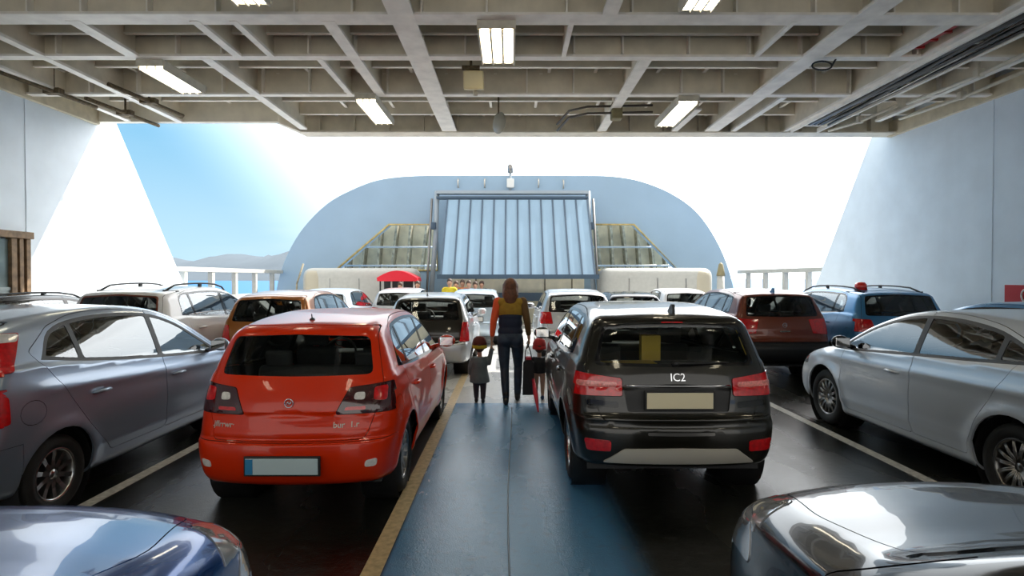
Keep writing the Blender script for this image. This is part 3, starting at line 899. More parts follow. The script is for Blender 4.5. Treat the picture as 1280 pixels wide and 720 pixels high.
# ---- two bonnets at the bottom edge
SIDE_F = [(.20, .25), (.06, .29), (.0, .42), (.0, .60), (.065, .67), (.10, .85), (.17, 1.03), (.31, 1.30), (.37, 1.40), (.55, 1.45), (1.1, 1.495),
          (1.7, 1.50), (2.15, 1.46), (2.5, 1.32), (2.9, 1.12), (3.1, 1.04), (3.5, .99), (3.85, .93), (4.07, .82), (4.19, .62), (4.19, .35), (4.05, .22),
          (3.3, .19), (2.1, .18), (.9, .19)]
FRONTL = [('headlamp', 'front', [(.50, .60), (.95, .62), (.95, .80), (.66, .77), (.52, .70)], M_HEADL, .004), ('headlamp', 'side', [(3.78, .66), (4.3, .60), (4.3, .80), (3.80, .80)], M_HEADL, .004)]
NAVY, _f = features('hatch', L=4.2, H=1.5, hw=.90, paint=P_NAVY, step=.05, side=SIDE_F, cf=.26, rim='five', mirrors=(),
    crease=((3.1, .88, 4.1, .74, .012, .05),), F=dict(bonnet=[(0, 3.05), (.66, 2.98), (.74, 3.4), (.62, 3.86), (.3, 3.97), (0, 3.99)],
           front_lamps=FRONTL, top_lamps=[('headlamp', [(.70, 3.70), (.97, 3.62), (.99, 4.3), (.72, 4.3)], M_HEADL, .004)]))
DARK, _f = features('hatch', L=4.3, H=1.5, hw=.90, paint=P_DARKGREY, step=.05, side=sc(SIDE_F, 4.3/4.2, 1.0), cf=.30, tf=.17, rim='five', mirrors=(),
    crease=((3.1, .92, 4.2, .80, .014, .05),), F=dict(bonnet=[(0, 3.12), (.64, 3.05), (.70, 3.5), (.62, 3.92), (.35, 4.08), (0, 4.12)],
           front_mid=[('grille', [(0, .30), (.48, .30), (.52, .44), (0, .46)], M_BLACK, -.01, False), ('grille', [(0, .62), (.44, .62), (.48, .76), (0, .78)], M_BLACK, -.012, False)],
           front_lamps=[('headlamp', 'front', [(.50, .64), (1.0, .66), (1.0, .84), (.70, .80), (.52, .74)], M_HEADL, .004), ('headlamp', 'side', [(3.70, .70), (4.5, .62), (4.5, .86), (3.74, .86)], M_HEADL, .004)], top_lamps=[('headlamp', [(.69, 3.70), (.97, 3.60), (1.0, 4.4), (.62, 4.4), (.62, 4.1)], M_HEADL, .004)]))

def farcar(kind, L, H, hw, P, **kw):
    S, F = features(kind, L=L, H=H, hw=hw, paint=P, **kw)
    return S
# ------------------------------------------------------------------ camera, sky, sun
HC = 1.80
cam = bpy.data.objects.new('camera', bpy.data.cameras.new('camera')); COL.objects.link(cam); SC.camera = cam
cam.location = (0, 0, HC); cam.data.lens = 20.25; cam.data.sensor_width = 36; cam.data.clip_end = 20000
cam.rotation_euler = (PI/2-math.atan(12/720), 0, math.atan(-2/720)); cam.data.clip_start = .05
SC.view_settings.view_transform = 'Standard'; SC.view_settings.look = 'None'; SC.view_settings.gamma = 1
SC.view_settings.use_curve_mapping = False; SC.view_settings.exposure = 1.12
SC.cycles.max_bounces = 8; SC.cycles.transparent_max_bounces = 16; SC.cycles.sample_clamp_indirect = 6; SC.cycles.caustics_reflective = False

SUN = Vector((-.75, -.60, -1.0)).normalized()
sl = bpy.data.lights.new('sun', 'SUN'); sl.energy = 4.0; sl.angle = .01; sl.color = (1, .96, .90)
so = bpy.data.objects.new('sun', sl); COL.objects.link(so); so.location = (6, 20, 30); so.rotation_euler = SUN.to_track_quat('-Z', 'Y').to_euler()

wd = bpy.data.worlds.new('sky'); SC.world = wd; wd.use_nodes = True
nt = wd.node_tree; N_ = nt.nodes; LK = nt.links
bg = N_['Background']
tc = N_.new('ShaderNodeTexCoord'); sx = N_.new('ShaderNodeSeparateXYZ'); LK.new(tc.outputs['Generated'], sx.inputs[0])
def mrange(src, a, b, c=0., d=1., smooth=True):
    m = N_.new('ShaderNodeMapRange'); m.interpolation_type = 'SMOOTHSTEP' if smooth else 'LINEAR'
    m.inputs['From Min'].default_value = a; m.inputs['From Max'].default_value = b; m.inputs['To Min'].default_value = c; m.inputs['To Max'].default_value = d
    LK.new(src, m.inputs['Value']); return m.outputs['Result']
def mixc(f, a, b):
    m = N_.new('ShaderNodeMix'); m.data_type = 'RGBA'
    LK.new(f, m.inputs['Factor'])
    for s_, v in (('A', a), ('B', b)):
        if isinstance(v, tuple): m.inputs[s_].default_value = (*v, 1)
        else: LK.new(v, m.inputs[s_])
    return m.outputs['Result']
dp = N_.new('ShaderNodeVectorMath'); dp.operation = 'DOT_PRODUCT'; LK.new(tc.outputs['Generated'], dp.inputs[0]); dp.inputs[1].default_value = tuple(-SUN)
zen = mixc(mrange(sx.outputs['Z'], 0.0, .30), (.27, .40, .48), (.11, .28, .43))
haze = mixc(mrange(dp.outputs['Value'], .22, .58), zen, (1.5, 1.6, 1.66))
glow = mixc(mrange(dp.outputs['Value'], .75, 1.0), haze, (3.2, 3.1, 3.0))
ns = N_.new('ShaderNodeTexNoise'); ns.inputs['Scale'].default_value = 2.2; ns.inputs['Detail'].default_value = 5
mp = N_.new('ShaderNodeMapping'); mp.inputs['Scale'].default_value = (1, 1, 5); LK.new(tc.outputs['Generated'], mp.inputs[0]); LK.new(mp.outputs[0], ns.inputs['Vector'])
cl0 = mixc(mrange(ns.outputs['Fac'], .50, .80, 0, .30), glow, (.50, .55, .60))
cl = mixc(mrange(sx.outputs['Y'], -.1, .35, 1, 0), cl0, (.66, .65, .62))
LK.new(cl, bg.inputs[0]); bg.inputs[1].default_value = 1.0

# ------------------------------------------------------------------ setting
WX, ZC = 9.3, 5.3
def px(x, y, d): return ((x-638)*d/720, HC+(348-y)*d/720)
def struct(o): o['kind'] = 'structure'; return o

# deck floor
m, nt2, b = _new('deck_paint')
tcx = nt2.nodes.new('ShaderNodeTexCoord'); sp = nt2.nodes.new('ShaderNodeSeparateXYZ'); nt2.links.new(tcx.outputs['Object'], sp.inputs[0])
def mr2(src, a, b_, c=0., d=1.):
    q = nt2.nodes.new('ShaderNodeMapRange'); q.interpolation_type = 'SMOOTHSTEP'
    q.inputs['From Min'].default_value = a; q.inputs['From Max'].default_value = b_; q.inputs['To Min'].default_value = c; q.inputs['To Max'].default_value = d
    nt2.links.new(src, q.inputs['Value']); return q.outputs['Result']
def mul(a, b_):
    q = nt2.nodes.new('ShaderNodeMath'); q.operation = 'MULTIPLY'
    for i, v in enumerate((a, b_)):
        if isinstance(v, float): q.inputs[i].default_value = v
        else: nt2.links.new(v, q.inputs[i])
    return q.outputs[0]
def mx2(f, a, b_):
    q = nt2.nodes.new('ShaderNodeMix'); q.data_type = 'RGBA'
    nt2.links.new(f, q.inputs['Factor'])
    for s_, v in (('A', a), ('B', b_)):
        if isinstance(v, tuple): q.inputs[s_].default_value = (*v, 1)
        else: nt2.links.new(v, q.inputs[s_])
    return q.outputs['Result']
def noise(scale, detail=4, vec=None, sc_=None):
    q = nt2.nodes.new('ShaderNodeTexNoise'); q.inputs['Scale'].default_value = scale; q.inputs['Detail'].default_value = detail
    v = nt2.nodes.new('ShaderNodeMapping'); v.inputs['Scale'].default_value = sc_ or (1, 1, 1)
    nt2.links.new(tcx.outputs['Object'], v.inputs[0]); nt2.links.new(v.outputs[0], q.inputs['Vector']); return q.outputs['Fac']
n1 = noise(1.1, 5, sc_=(1, .35, 1)); n2 = noise(14, 6); n3 = noise(90, 2)
walk = mul(mr2(sp.outputs['X'], -.80, -.76), mr2(sp.outputs['X'], .62, .95, 1., 0.))
base = mx2(mr2(n1, .35, .7), (.008, .009, .007), (.026, .026, .021))
blue = mx2(mr2(n1, .3, .7), (.06, .19, .37), (.10, .29, .52))
c1 = mx2(walk, base, blue)
sun_patch = mul(mr2(sp.outputs['Y'], 8.25, 8.32), mul(mr2(sp.outputs['X'], -1.2, -1.1), mr2(sp.outputs['X'], .9, 1.0, 1., 0.)))  # sun patch on the walkway, painted into the deck colour
fmax = nt2.nodes.new('ShaderNodeMath'); fmax.operation = 'MAXIMUM'; nt2.links.new(sun_patch, fmax.inputs[0]); nt2.links.new(mr2(sp.outputs['Y'], 12.0, 12.1), fmax.inputs[1]); far = fmax.outputs[0]
c2 = mx2(far, c1, (.50, .50, .48))  # pale sunlit tone painted in, full width farther out for bounce
c3 = mx2(mul(mr2(n2, .5, .75), .25), c2, (.10, .11, .12))
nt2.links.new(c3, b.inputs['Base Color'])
nt2.links.new(mr2(n1, .3, .75, .16, .42), b.inputs['Roughness'])
b.inputs['Specular IOR Level'].default_value = .6
bp = nt2.nodes.new('ShaderNodeBump'); bp.inputs['Strength'].default_value = .35; bp.inputs['Distance'].default_value = .006
ad = nt2.nodes.new('ShaderNodeMath'); ad.operation = 'ADD'; nt2.links.new(n2, ad.inputs[0]); nt2.links.new(n3, ad.inputs[1])
nt2.links.new(ad.outputs[0], bp.inputs['Height']); nt2.links.new(bp.outputs['Normal'], b.inputs['Normal'])
DECK = m
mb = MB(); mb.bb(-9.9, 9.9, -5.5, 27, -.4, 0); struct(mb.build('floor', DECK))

M_LINE_Y = mat('line_yellow', (.50, .38, .20), .5, noise=.25, nscale=20)
M_LINE_W = mat('line_white', (.55, .54, .50), .5, noise=.25, nscale=20)
def line(x, y0, y1, w, m, n):
    mb = MB(); mb.bb(x-w/2, x+w/2, y0, y1, .0, .004); o = mb.build('lane_line', m)
    struct(o); return o
line(-.85, .9, 22, .12, M_LINE_Y, 0); line(-3.37, 0, 22, .11, M_LINE_W, 1); line(3.72, 0, 22, .11, M_LINE_W, 2)
mb = MB(); mb.tube([(0.02*math.sin(y), y, .004) for y in [1+.5*k for k in range(15)]], .006, 4); struct(mb.build('deck_seam', mat('weld', (.16, .22, .28), .3)))

M_WALL = mat('hull_white', (.74, .83, .91), .42, noise=.05, nscale=1.5)
M_WALLB = mat('hull_beige', (.62, .56, .42), .6, noise=.12, nscale=5)
def wall(name, s):
    dt, db_ = (13.0, 16.3) if s < 0 else (14.2, 17.9)
    x = s*WX; o_ = s*.35
    mb = MB(); mb.prism([(x, -5, 0), (x, 18.6 if s > 0 else 17.6, 0), (x, dt+.15, ZC+.9), (x, -5, ZC+.9)], (o_, 0, 0))
    struct(mb.build(name, M_WALL))
wall('wall_left', -1); wall('wall_right', 1)
for s in (-1, 1):
    for k, y in enumerate((1.5, 4.7, 7.9, 11.1)):
        mb = MB(); mb.bb(s*WX, s*(WX-.012), y, y+.03, 0, ZC); struct(mb.build('trim_%d' % (1+k+(4 if s > 0 else 0)), M_WALL))
    mb = MB(); mb.bb(s*WX, s*(WX-.10), -5, 13 if s < 0 else 14.1, ZC-.06, ZC+.3); struct(mb.build('trim_%d' % (9 if s < 0 else 10), M_WALLB))

# overhead structure
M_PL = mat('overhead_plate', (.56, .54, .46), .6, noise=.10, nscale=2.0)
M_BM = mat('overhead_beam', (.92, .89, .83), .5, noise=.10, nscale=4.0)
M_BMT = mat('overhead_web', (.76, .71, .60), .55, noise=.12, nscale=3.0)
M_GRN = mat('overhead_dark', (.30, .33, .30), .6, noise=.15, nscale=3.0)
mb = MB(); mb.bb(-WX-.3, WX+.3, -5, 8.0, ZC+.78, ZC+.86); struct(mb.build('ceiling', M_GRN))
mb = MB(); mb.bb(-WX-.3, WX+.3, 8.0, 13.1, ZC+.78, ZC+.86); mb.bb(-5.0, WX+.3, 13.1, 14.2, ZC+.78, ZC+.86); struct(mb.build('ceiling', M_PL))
def beam(name, a, b_, w, h=.78, drop=0.0, web=.03, m=None, fl=.035, ribs=False):
    """T shaped girder between two plan points, flange at the bottom"""
    a = Vector((a[0], a[1], 0)); b_ = Vector((b_[0], b_[1], 0)); L_ = (b_-a).length
    ang = math.atan2((b_-a).y, (b_-a).x); c = (a+b_)/2
    rot = Matrix.Rotation(ang, 3, 'Z')
    mb = MB(); mb.box((c.x, c.y, ZC+drop+fl/2), (L_, w, fl), rot)
    mb.mi = 1
    mb.box((c.x, c.y, ZC+drop+(h-drop)/2+.01), (L_, web, h-drop-.02), rot)
    if ribs:      # upright flat bars welded to the web
        mb.mi = 0; rq = random.Random(int(a.y*100)); x = a.x+.5
        while x < b_.x-.2:
            mb.bb(x-.012, x+.012, a.y-.13, a.y-.01, ZC+fl, ZC+h-.01); x += .62+rq.random()*.45
    return struct(mb.build(name, [m or M_BM, M_BMT]))
for (y, w) in ((-4.8, .3), (-.5, .3), (3.2, .3), (7.86, .32), (9.23, .17), (11.1, .15)):
    beam('transverse_beam', (-WX, y), (WX, y), w, ribs=y > 3)
mb = MB(); mb.bb(-5.0, WX, 14.05, 14.2, ZC-.03, ZC+.86)
for k in range(17): mb.bb(-4.6+.83*k, -4.57+.83*k, 13.9, 14.06, ZC, ZC+.77)
mb.bb(-WX, -5.2, 12.95, 13.1, ZC, ZC+.86); struct(mb.build('transverse_beam', M_BMT))
mb = MB(); mb.prism([(-5.3, 12.95, ZC), (-5.2, 13.1, ZC), (-4.9, 14.2, ZC), (-5.05, 14.2, ZC)], (0, 0, .86)); struct(mb.build('transverse_beam', M_BMT))
mb = MB(); mb.bb(-5.0, WX, 13.75, 14.05, ZC-.03, ZC); struct(mb.build('edge_flange', M_BMT)); 
for y in (1.4, 5.4, 6.6, 8.95, 10.35, 12.3, 13.3):
    x0 = -WX if y < 13 else -5.0
    beam('stiffener', (x0, y), (WX, y), .07, drop=.26, fl=.02)
for (x, y0, y1, w) in ((-1.45, -5, 14.05, .34), (4.78, -5, 14.05, .32), (-7.4, 0, 13, .14), (-4.85, 9.23, 13.6, .17), (-5.95, 7.9, 9.2, .2), (-4.3, 7.9, 9.2, .13),
                       (-3.77, 7.9, 9.2, .10), (-2.48, 7.9, 11.1, .18), (2.17, 9.25, 13.9, .20), (1.32, 3.3, 7.7, .2), (3.88, 7.9, 9.2, .07), (.84, 7.9, 9.2, .07), (3.9, 12, 14, .14), (-3.05, 9.25, 11.1, .10),
                       (6.06, 7.9, 9.3, .16), (7.35, 7.9, 11.0, .12), (8.2, 6, 12.9, .12), (5.3, 11.2, 14.0, .12), (-8.5, 8, 12.9, .12), (6.55, 7.0, 14.0, .10)):
    beam('longitudinal_girder', (x, y0), (x, y1), w, drop=-.006, fl=.045)
rg = random.Random(3)
ys = [3.35, 7.7, 8.95, 9.2, 10.35, 11.05, 12.3, 13.3, 14.0]
for i in range(len(ys)-1):
    if ys[i+1]-ys[i] < .4 and i not in (2,): continue
    x = -8.9+rg.random()*.5
    while x < 9:
        if ys[i] < 13 or x > -4.9:
            mb = MB(); mb.bb(x-.012, x+.012, ys[i]+.03, ys[i+1]-.03, ZC+.42, ZC+.77); mb.mi = 1; mb.bb(x-.03, x+.03, ys[i]+.03, ys[i+1]-.03, ZC+.405, ZC+.42)
            struct(mb.build('stiffener_rib', [M_BMT, M_BM]))
        x += .85+rg.random()*.55

# ceiling lights
M_TUBE = mat('lit_tube', (1, .95, .85), .4, emit=(1, .90, .68), es=5.5)
M_HOUS = mat('light_housing', (.62, .58, .48), .5, noise=.1)
M_RUST = mat('rusty_bracket', (.12, .09, .05), .8, noise=.5, nscale=20)
def ceil_light(x, y0, y1, w, z, label, lit=True):
    t = empty('ceiling_light', (x, (y0+y1)/2, z), 0, label, 'light', 'strip lights under the deck head'); L_ = y1-y0
    mb = MB(); mb.box((0, 0, .07), (w, L_, .10), None, .02); mb.box((0, 0, .13), (w*.7, L_*.96, .03)); mb.build('light_housing', M_HOUS, t)
    for k in range(3):
        mb = MB(); xx = (k-1)*w*.31; mb.box((xx, 0, .005), (w*.21, L_*.95, .05), None, .022); mb.build('light_tube_cover', M_TUBE, t)
    for xx in (-w*.47, -w*.155, w*.155, w*.47):
        mb = MB(); mb.box((xx, 0, -.01), (w*.05, L_*.97, .07)); mb.build('reflector_strip', M_HOUS, t)
    for s in (-1, 1):
        mb = MB(); mb.box((0, s*(L_/2+.015), .05), (w*1.02, .03, .11), None, .01); mb.build('end_cap', M_HOUS, t)
        mb = MB(); mb.tube([(s*w*.3, -L_*.42, .13), (s*w*.3, -L_*.42, ZC+.05-z+.2)], .02, 6); mb.box((s*w*.3, -L_*.42, .16), (.09, .09, .03)); mb.build('light_bracket', M_RUST, t)
    return t
Z1 = HC+3.4
ceil_light(-.19, 7.9, 9.15, .52, Z1, 'wide lit strip light hanging in the middle of the ceiling')
ceil_light(-5.77, 9.3, 10.6, .42, Z1, 'lit strip light hanging above the tip of the white sunlit wall panel')
ceil_light(-2.75, 11.0, 12.7, .40, Z1, 'lit strip light near the ceiling edge left of the white main girder')
ceil_light(3.42, 11.1, 12.9, .40, Z1, 'lit strip light near the ceiling edge above the right end of the far bow dome')
ceil_light(2.34, 6.1, 7.35, .42, Z1, 'lit strip light at the top edge right of the middle')
ceil_light(-3.17, 6.0, 7.2, .42, Z1, 'lit yellowish strip light at the top edge left of the middle')

for y in (2.6, -1.6):  # extra rows out of view, added to brighten the interior
    for x in (-5.8, -.2, 5.6): ceil_light(x, y, y+1.3, .46, Z1, 'added fill strip light out of view under the deck head')
# junction box, round plate, bracket, cables, red pipe
t = empty('floodlight', (-.62, 9.85, ZC-.02), 0, 'small cream box lamp hanging behind the wide middle strip light', 'light')
mb = MB(); mb.box((0, 0, -.12), (.34, .30, .30), Matrix.Rotation(.25, 3, 'X'), .03); mb.build('lamp_body', mat('cream_lamp', (.72, .62, .36), .4), t)
mb = MB(); mb.box((-.05, -.02, .09), (.30, .07, .06)); mb.tube([(-.05, 0, .1), (-.05, 0, .5)], .025, 6); mb.build('mounting_bracket', M_RUST, t)
mb = MB(); mb.lathe([(.02, -.02), (.05, -.10), (.04, -.14), (0, -.15)], 12, Matrix.Translation((.02, .1, -.2))); mb.build('lamp_socket', M_HOUS, t)
t = empty('convex_mirror', (-.25, 12.2, ZC-.1), 0, 'oval grey round plate hanging from the ceiling near its edge', 'mirror')
mb = MB(); mt = Matrix.Translation((0, 0, -.12)) @ Matrix.Rotation(-.95, 4, 'Z') @ Matrix.Rotation(PI/2, 4, 'X'); mb.lathe([(0, .05), (.12, .04), (.22, .0), (.23, -.02), (0, -.02)], 24, mt); mb.build('mirror_disc', mat('grey_disc', (.30, .29, .24), .4), t)
mb = MB(); mb.tube([(0, 0, -.05), (0, 0, .5)], .02, 6); mb.build('mirror_stem', M_RUST, t)
t = empty('pipe_bracket', (2.2, 12.0, ZC+.08), 0, 'rusty pipe bracket with an olive box hanging near the ceiling edge', 'bracket')
mb = MB(); mb.box((0, 0, -.12), (.22, .25, .34), None, .03); mb.tube([(0, 0, .0), (0, 0, .7005)], .05, 8); mb.build('valve_box', mat('olive_box', (.20, .17, .08), .6, noise=.3), t)
for dz in (-.02, -.16):
    mb = MB(); mb.tube([(-1.15, 1.0, dz-.1), (-.95, .3, dz), (-.6, .0, dz), (.75, .0, dz+.03)], .025, 8); mb.build('pipe', mat('dark_pipe', (.07, .06, .05), .5), t)
for k, (dx, wdt, mm) in enumerate(((-.20, .10, 'black_plastic'), (-.09, .08, 'black_plastic'), (.0, .03, 'dark_pipe'), (.08, .07, 'black_plastic'), (.17, .022, 'lamp_white'), (.24, .05, 'black_plastic'))):
    mb = MB(); mb.tube([(6.92+dx+.02*math.sin(y*2+k), y, ZC-.03+.02*math.sin(y*1.5+k*2)) for y in [6+.5*j for j in range(15)]], wdt*.5, 6)
    tag(mb.build('ceiling_cable', bpy.data.materials[mm]), 'cable in the bundle running along the tray under the right part of the ceiling', 'cable', 'cables under the right part of the ceiling')
t = empty('cable_tray', (6.92, 9.6, ZC), 0, 'pale metal cable tray running along the right part of the ceiling', 'cable tray')
for s in (-1, 1):
    mb = MB(); mb.bb(s*.31-.02, s*.31+.02, -4, 4, -.07, .03); mb.build('tray_side', M_BM, t)
for k in range(14):
    mb = MB(); mb.bb(-.3, .3, -3.9+k*.58, -3.84+k*.58, .0, .03); mb.build('tray_rung', M_BM, t)
mb = MB(); mb.bb(6.14, 6.42, 8.05, 9.10, ZC+.10, ZC+.24, .03)
for k in range(4): mb.bb(6.12, 6.44, 8.15+.28*k, 8.19+.28*k, ZC+.08, ZC+.26)
mb.tube([(6.28, 8.5, ZC+.2), (6.28, 8.5, ZC+.72)], .03, 8)
tag(mb.build('red_duct', mat('red_pipe', (.42, .02, .02), .4, noise=.2)), 'dark red duct between the beams at the upper right beside the cable tray', 'duct')
mb = MB(); mb.tube([(4.98+.16*math.cos(a), 9.25, ZC-.10+.07*math.sin(a)) for a in [2*PI*k/16 for k in range(17)]], .014, 6); mb.tube([(5.14, 9.25, ZC-.1), (5.2, 9.25, ZC+.004)], .014, 6)
tag(mb.build('cable_loop', M_BLACK), 'black cable loop hanging below the beam right of the long white girder', 'cable')
for (x0, y0, x1, y1) in ((7.9, 8.0, 7.9, 11.5), (7.75, 11.6, 7.5, 13.6), (8.6, 9.3, 8.5, 12.6)):
    mb = MB(); mb.tube([((x0+x1)/2, (y0+y1)/2, ZC), ((x0+x1)/2, (y0+y1)/2, ZC+.7805)], .02, 6); mb.tube([(x0, y0, ZC-.03), ((x0+x1)/2, (y0+y1)/2, ZC-.08), (x1, y1, ZC-.02)], .035, 8); mb.box(((x0+x1)/2, (y0+y1)/2, ZC-.04), (.12, .10, .14))
    tag(mb.build('conduit', M_HOUS), 'cream conduit pipe slung under the beams near the right wall', 'pipe', 'cream conduits near the right wall')
for (x, y) in ((-7.2, 11.4), (-8.6, 10.8), (-8.2, 12.2)):
    mb = MB(); mb.tube([(x+.1, y, ZC-.02), (x+.1, y, ZC+.7805)], .02, 6); mb.tube([(x, y-1.0, ZC-.02), (x+.25, y+.9, ZC-.05)], .04, 8); mb.box((x+.1, y, ZC-.02), (.3, .14, .10))
    tag(mb.build('conduit', M_RUST), 'rusty dark pipe slung under the beams near the left wall', 'pipe', 'rusty pipes near the left wall')

# doorway on the left wall
M_DOORF = mat('brown_frame', (.20, .13, .07), .6, noise=.35, nscale=9)
t = struct(empty('door_1', (-WX, 10.0, 0)))
mb = MB()
for (y, w) in ((11.02, .10), (10.86, .09), (10.70, .12), (8.0, .12)): mb.bb(.0, .12, y-w/2, y+w/2, 0, 2.55, .01)
mb.bb(0, .16, 7.94, 11.1, 2.55, 2.68, .01)
o = mb.build('door_frame', M_DOORF, t); o.location = (0, -10.0, 0)
mb = MB(); mb.bb(.02, .05, 8.06, 10.64, 1.62, 2.52); o = mb.build('door_glass', mat('door_glass_m', (.20, .26, .27), .08, noise=.3, nscale=2), t); o.location = (0, -10, 0)
mb = MB(); mb.bb(.02, .07, 8.06, 10.64, .02, 1.6, .01); mb.bb(.02, .09, 8.06, 10.64, 1.58, 1.64); o = mb.build('door_panel', mat('door_panel_m', (.36, .42, .42), .4), t); o.location = (0, -10, 0)

# red notice on the right wall
t = empty('wall_sign', (WX-.02, 10.3, 1.46), 0, 'red sign with a white car symbol on the right wall', 'sign')
mb = MB(); mb.box((0, 0, 0), (.03, .95, .44), None, .008); mb.build('sign_panel', mat('sign_red', (.52, .004, .012), .35), t)
mb = MB(); ring = lambda cy, cz, r, h: mb.tube([(-.02, cy+r*math.cos(a), cz+h*math.sin(a)) for a in [2*PI*k/20 for k in range(21)]], .016, 6)
ring(.02, .03, .09, .11); ring(-.22, .04, .13, .12); mb.tube([(-.02, -.1, .14), (-.02, -.34, .14)], .018, 6); mb.tube([(-.02, .1, -.09), (-.02, -.36, -.09)], .015, 6)
mb.build('sign_symbol', mat('sign_white', (.8, .78, .78), .4), t)

# ------------------------------------------------------------------ outside
M_SEA, ntS, bS = _new('sea_water')
bS.inputs['Base Color'].default_value = (.015, .12, .30, 1); bS.inputs['Roughness'].default_value = .35; bS.inputs['Specular IOR Level'].default_value = .08
wv = ntS.nodes.new('ShaderNodeTexNoise'); wv.inputs['Scale'].default_value = .6; wv.inputs['Detail'].default_value = 6
tcs = ntS.nodes.new('ShaderNodeTexCoord'); ntS.links.new(tcs.outputs['Object'], wv.inputs['Vector'])
bps = ntS.nodes.new('ShaderNodeBump'); bps.inputs['Strength'].default_value = .6; bps.inputs['Distance'].default_value = .3
ntS.links.new(wv.outputs['Fac'], bps.inputs['Height']); ntS.links.new(bps.outputs['Normal'], bS.inputs['Normal'])
mb = MB(); mb.poly([(-9000, -3000, -9), (9000, -3000, -9), (9000, 9000, -9), (-9000, 9000, -9)])
o = mb.build('sea', M_SEA); o['kind'] = 'structure'
mb = MB(); rr = random.Random(5); cols = 60; prev = None
for k in range(cols+1):
    x = -2600+k*52; e = min(1, k/6., (cols-k)/14.)
    h = (140+18*math.sin(k*.25+.6)+13*math.sin(k*.71)+7*math.sin(k*1.9)+rr.random()*5)*e-9
    row = [mb.bm.verts.new((x+30*math.sin(j*2+k), 2700+j*260-40*math.sin(k*.8), v)) for j, v in enumerate((-9.5, h*.45, h, h*.5, -9.5))]
    if prev:
        for j in range(4): mb.bm.faces.new((prev[j], row[j], row[j+1], prev[j+1]))
    prev = row
o = mb.build('hills', mat('hazy_hill', (.075, .10, .125), .95, noise=.06, nscale=.01), None, True); o['kind'] = 'structure'

# unseen quay slab added behind the camera to bounce warm light onto the ceiling
mb = MB(); mb.bb(-45, 45, -70, -5.6, -9.5, -.25); struct(mb.build('ground', mat('quay_concrete', (.42, .39, .34), .85, noise=.15, nscale=.6, bump=.3, bscale=8)))  # added unseen slab and its concrete, for bounce light
# side bulwarks of the open fore deck
M_RAIL = mat('rail_white', (.45, .45, .42), .5, noise=.05)
for s in (-1, 1):
    t = empty('deck_railing', (s*9.5, 20, 0), 0, 'white plate railing with square openings ' + ('left of the far bow dome' if s < 0 else 'right of the far bow dome'), 'railing')
    mb = MB(); mb.bb(-.09, .09, -3.6, 3.9, 2.0, 2.14, .01); mb.build('top_rail', M_RAIL, t)
    mb = MB(); mb.bb(-.06, .06, -3.6, 3.9, 0, 1.25); mb.build('bulwark_plate', M_RAIL, t)
    for k in range(5):
        mb = MB(); mb.bb(-.07, .07, -3.3+k*1.55, -3.14+k*1.55, 1.2, 2.02); mb.build('railing_post', M_RAIL, t)

# the bow: shell with two openings, ramp, frame
from mathutils.geometry import tessellate_polygon
M_BOW = mat('bow_blue', (.30, .43, .56), .35, noise=.04, nscale=.8)
M_BOWT = mat('bow_trim', (.36, .42, .47), .4)
M_BEIGE = mat('bow_beige', (.72, .66, .48), .6, noise=.2, nscale=2)
DB = 24.0
def P24(lst, d=DB): return [px(a, b_, d) for (a, b_) in lst]
arcL = [(340, 400), (348, 352), (360, 318), (380, 285), (410, 255), (440, 238), (472, 226), (510, 221), (560, 220)]
arcR = [(720, 220), (765, 221), (800, 227), (838, 242), (870, 265), (895, 300), (912, 340), (925, 400)]
outer = [Vector((x, 0, z)) for x, z in [(px(340, 0, DB)[0], 0.0)]+spline(P24(arcL+arcR), 4)+[(px(925, 0, DB)[0], 0.0)]]
hl = [Vector((x, 0, z)) for x, z in P24([(420, 338), (487, 281), (545, 281), (547, 338)])]
hr = [Vector((x, 0, z)) for x, z in P24([(734, 281), (792, 281), (848, 338), (738, 338)])]
root = empty('bow_visor', (0, DB, 0), 0, 'huge pale blue arched bow shell closing the far end of the deck', 'ship bow')
tri = tessellate_polygon([outer, hl, hr]); allp = outer+hl+hr
mb = MB(); dep = .5
f0 = [mb.bm.verts.new(p) for p in allp]; f1 = [mb.bm.verts.new(p+Vector((0, dep, 0))) for p in allp]
for a in tri: 
    mb.bm.faces.new([f0[i] for i in a]); mb.bm.faces.new([f1[i] for i in a][::-1])
k0 = 0
for lp in (outer, hl, hr):
    n = len(lp)
    for i in range(n):
        a, c = k0+i, k0+(i+1) % n; mb.bm.faces.new((f0[a], f0[c], f1[c], f1[a]))
    k0 += n
mb.build('bow_shell', M_BOW, root)
for lp in (hl, hr):
    mb = MB(); mb.tube([p+Vector((0, -.04, 0)) for p in lp+lp[:1]], .045, 6); mb.build('opening_rim', mat('yellow_rim', (.55, .42, .16), .5, noise=.3), root)
for (s, x0, x1) in ((-1, -7.6, -2.9), (1, 3.1, 7.3)):
    mb = MB(); mb.bb(x0, x1, 2.6, 2.7, 1.3, 4.6); mb.build('inner_wall', M_BEIGE, root)
    n = 7
    for k in range(n):
        xx = x0+(x1-x0)*(k+.5)/n
        mb = MB(); mb.box((xx, 2.2, 3.0), (.10, .6, 3.2), Matrix.Rotation(-s*.12*(1 if k % 2 else .6), 3, 'Y')); mb.build('inner_frame', mat('frame_dark', (.30, .27, .19), .6, noise=.5, nscale=6), root)
    for z in (2.35, 3.15):
        mb = MB(); mb.tube([(x0, .9, z), (x1, .9, z)], .045, 6); mb.build('inner_rail', M_BOWT, root)
    for k in range(15):
        xx = x0+(x1-x0)*(k+.5)/15
        mb = MB(); mb.tube([(xx, .9, 1.4), (xx, .9, 2.4)], .022, 5); mb.build('inner_rail_post', M_RUST if k % 3 else M_BOWT, root)
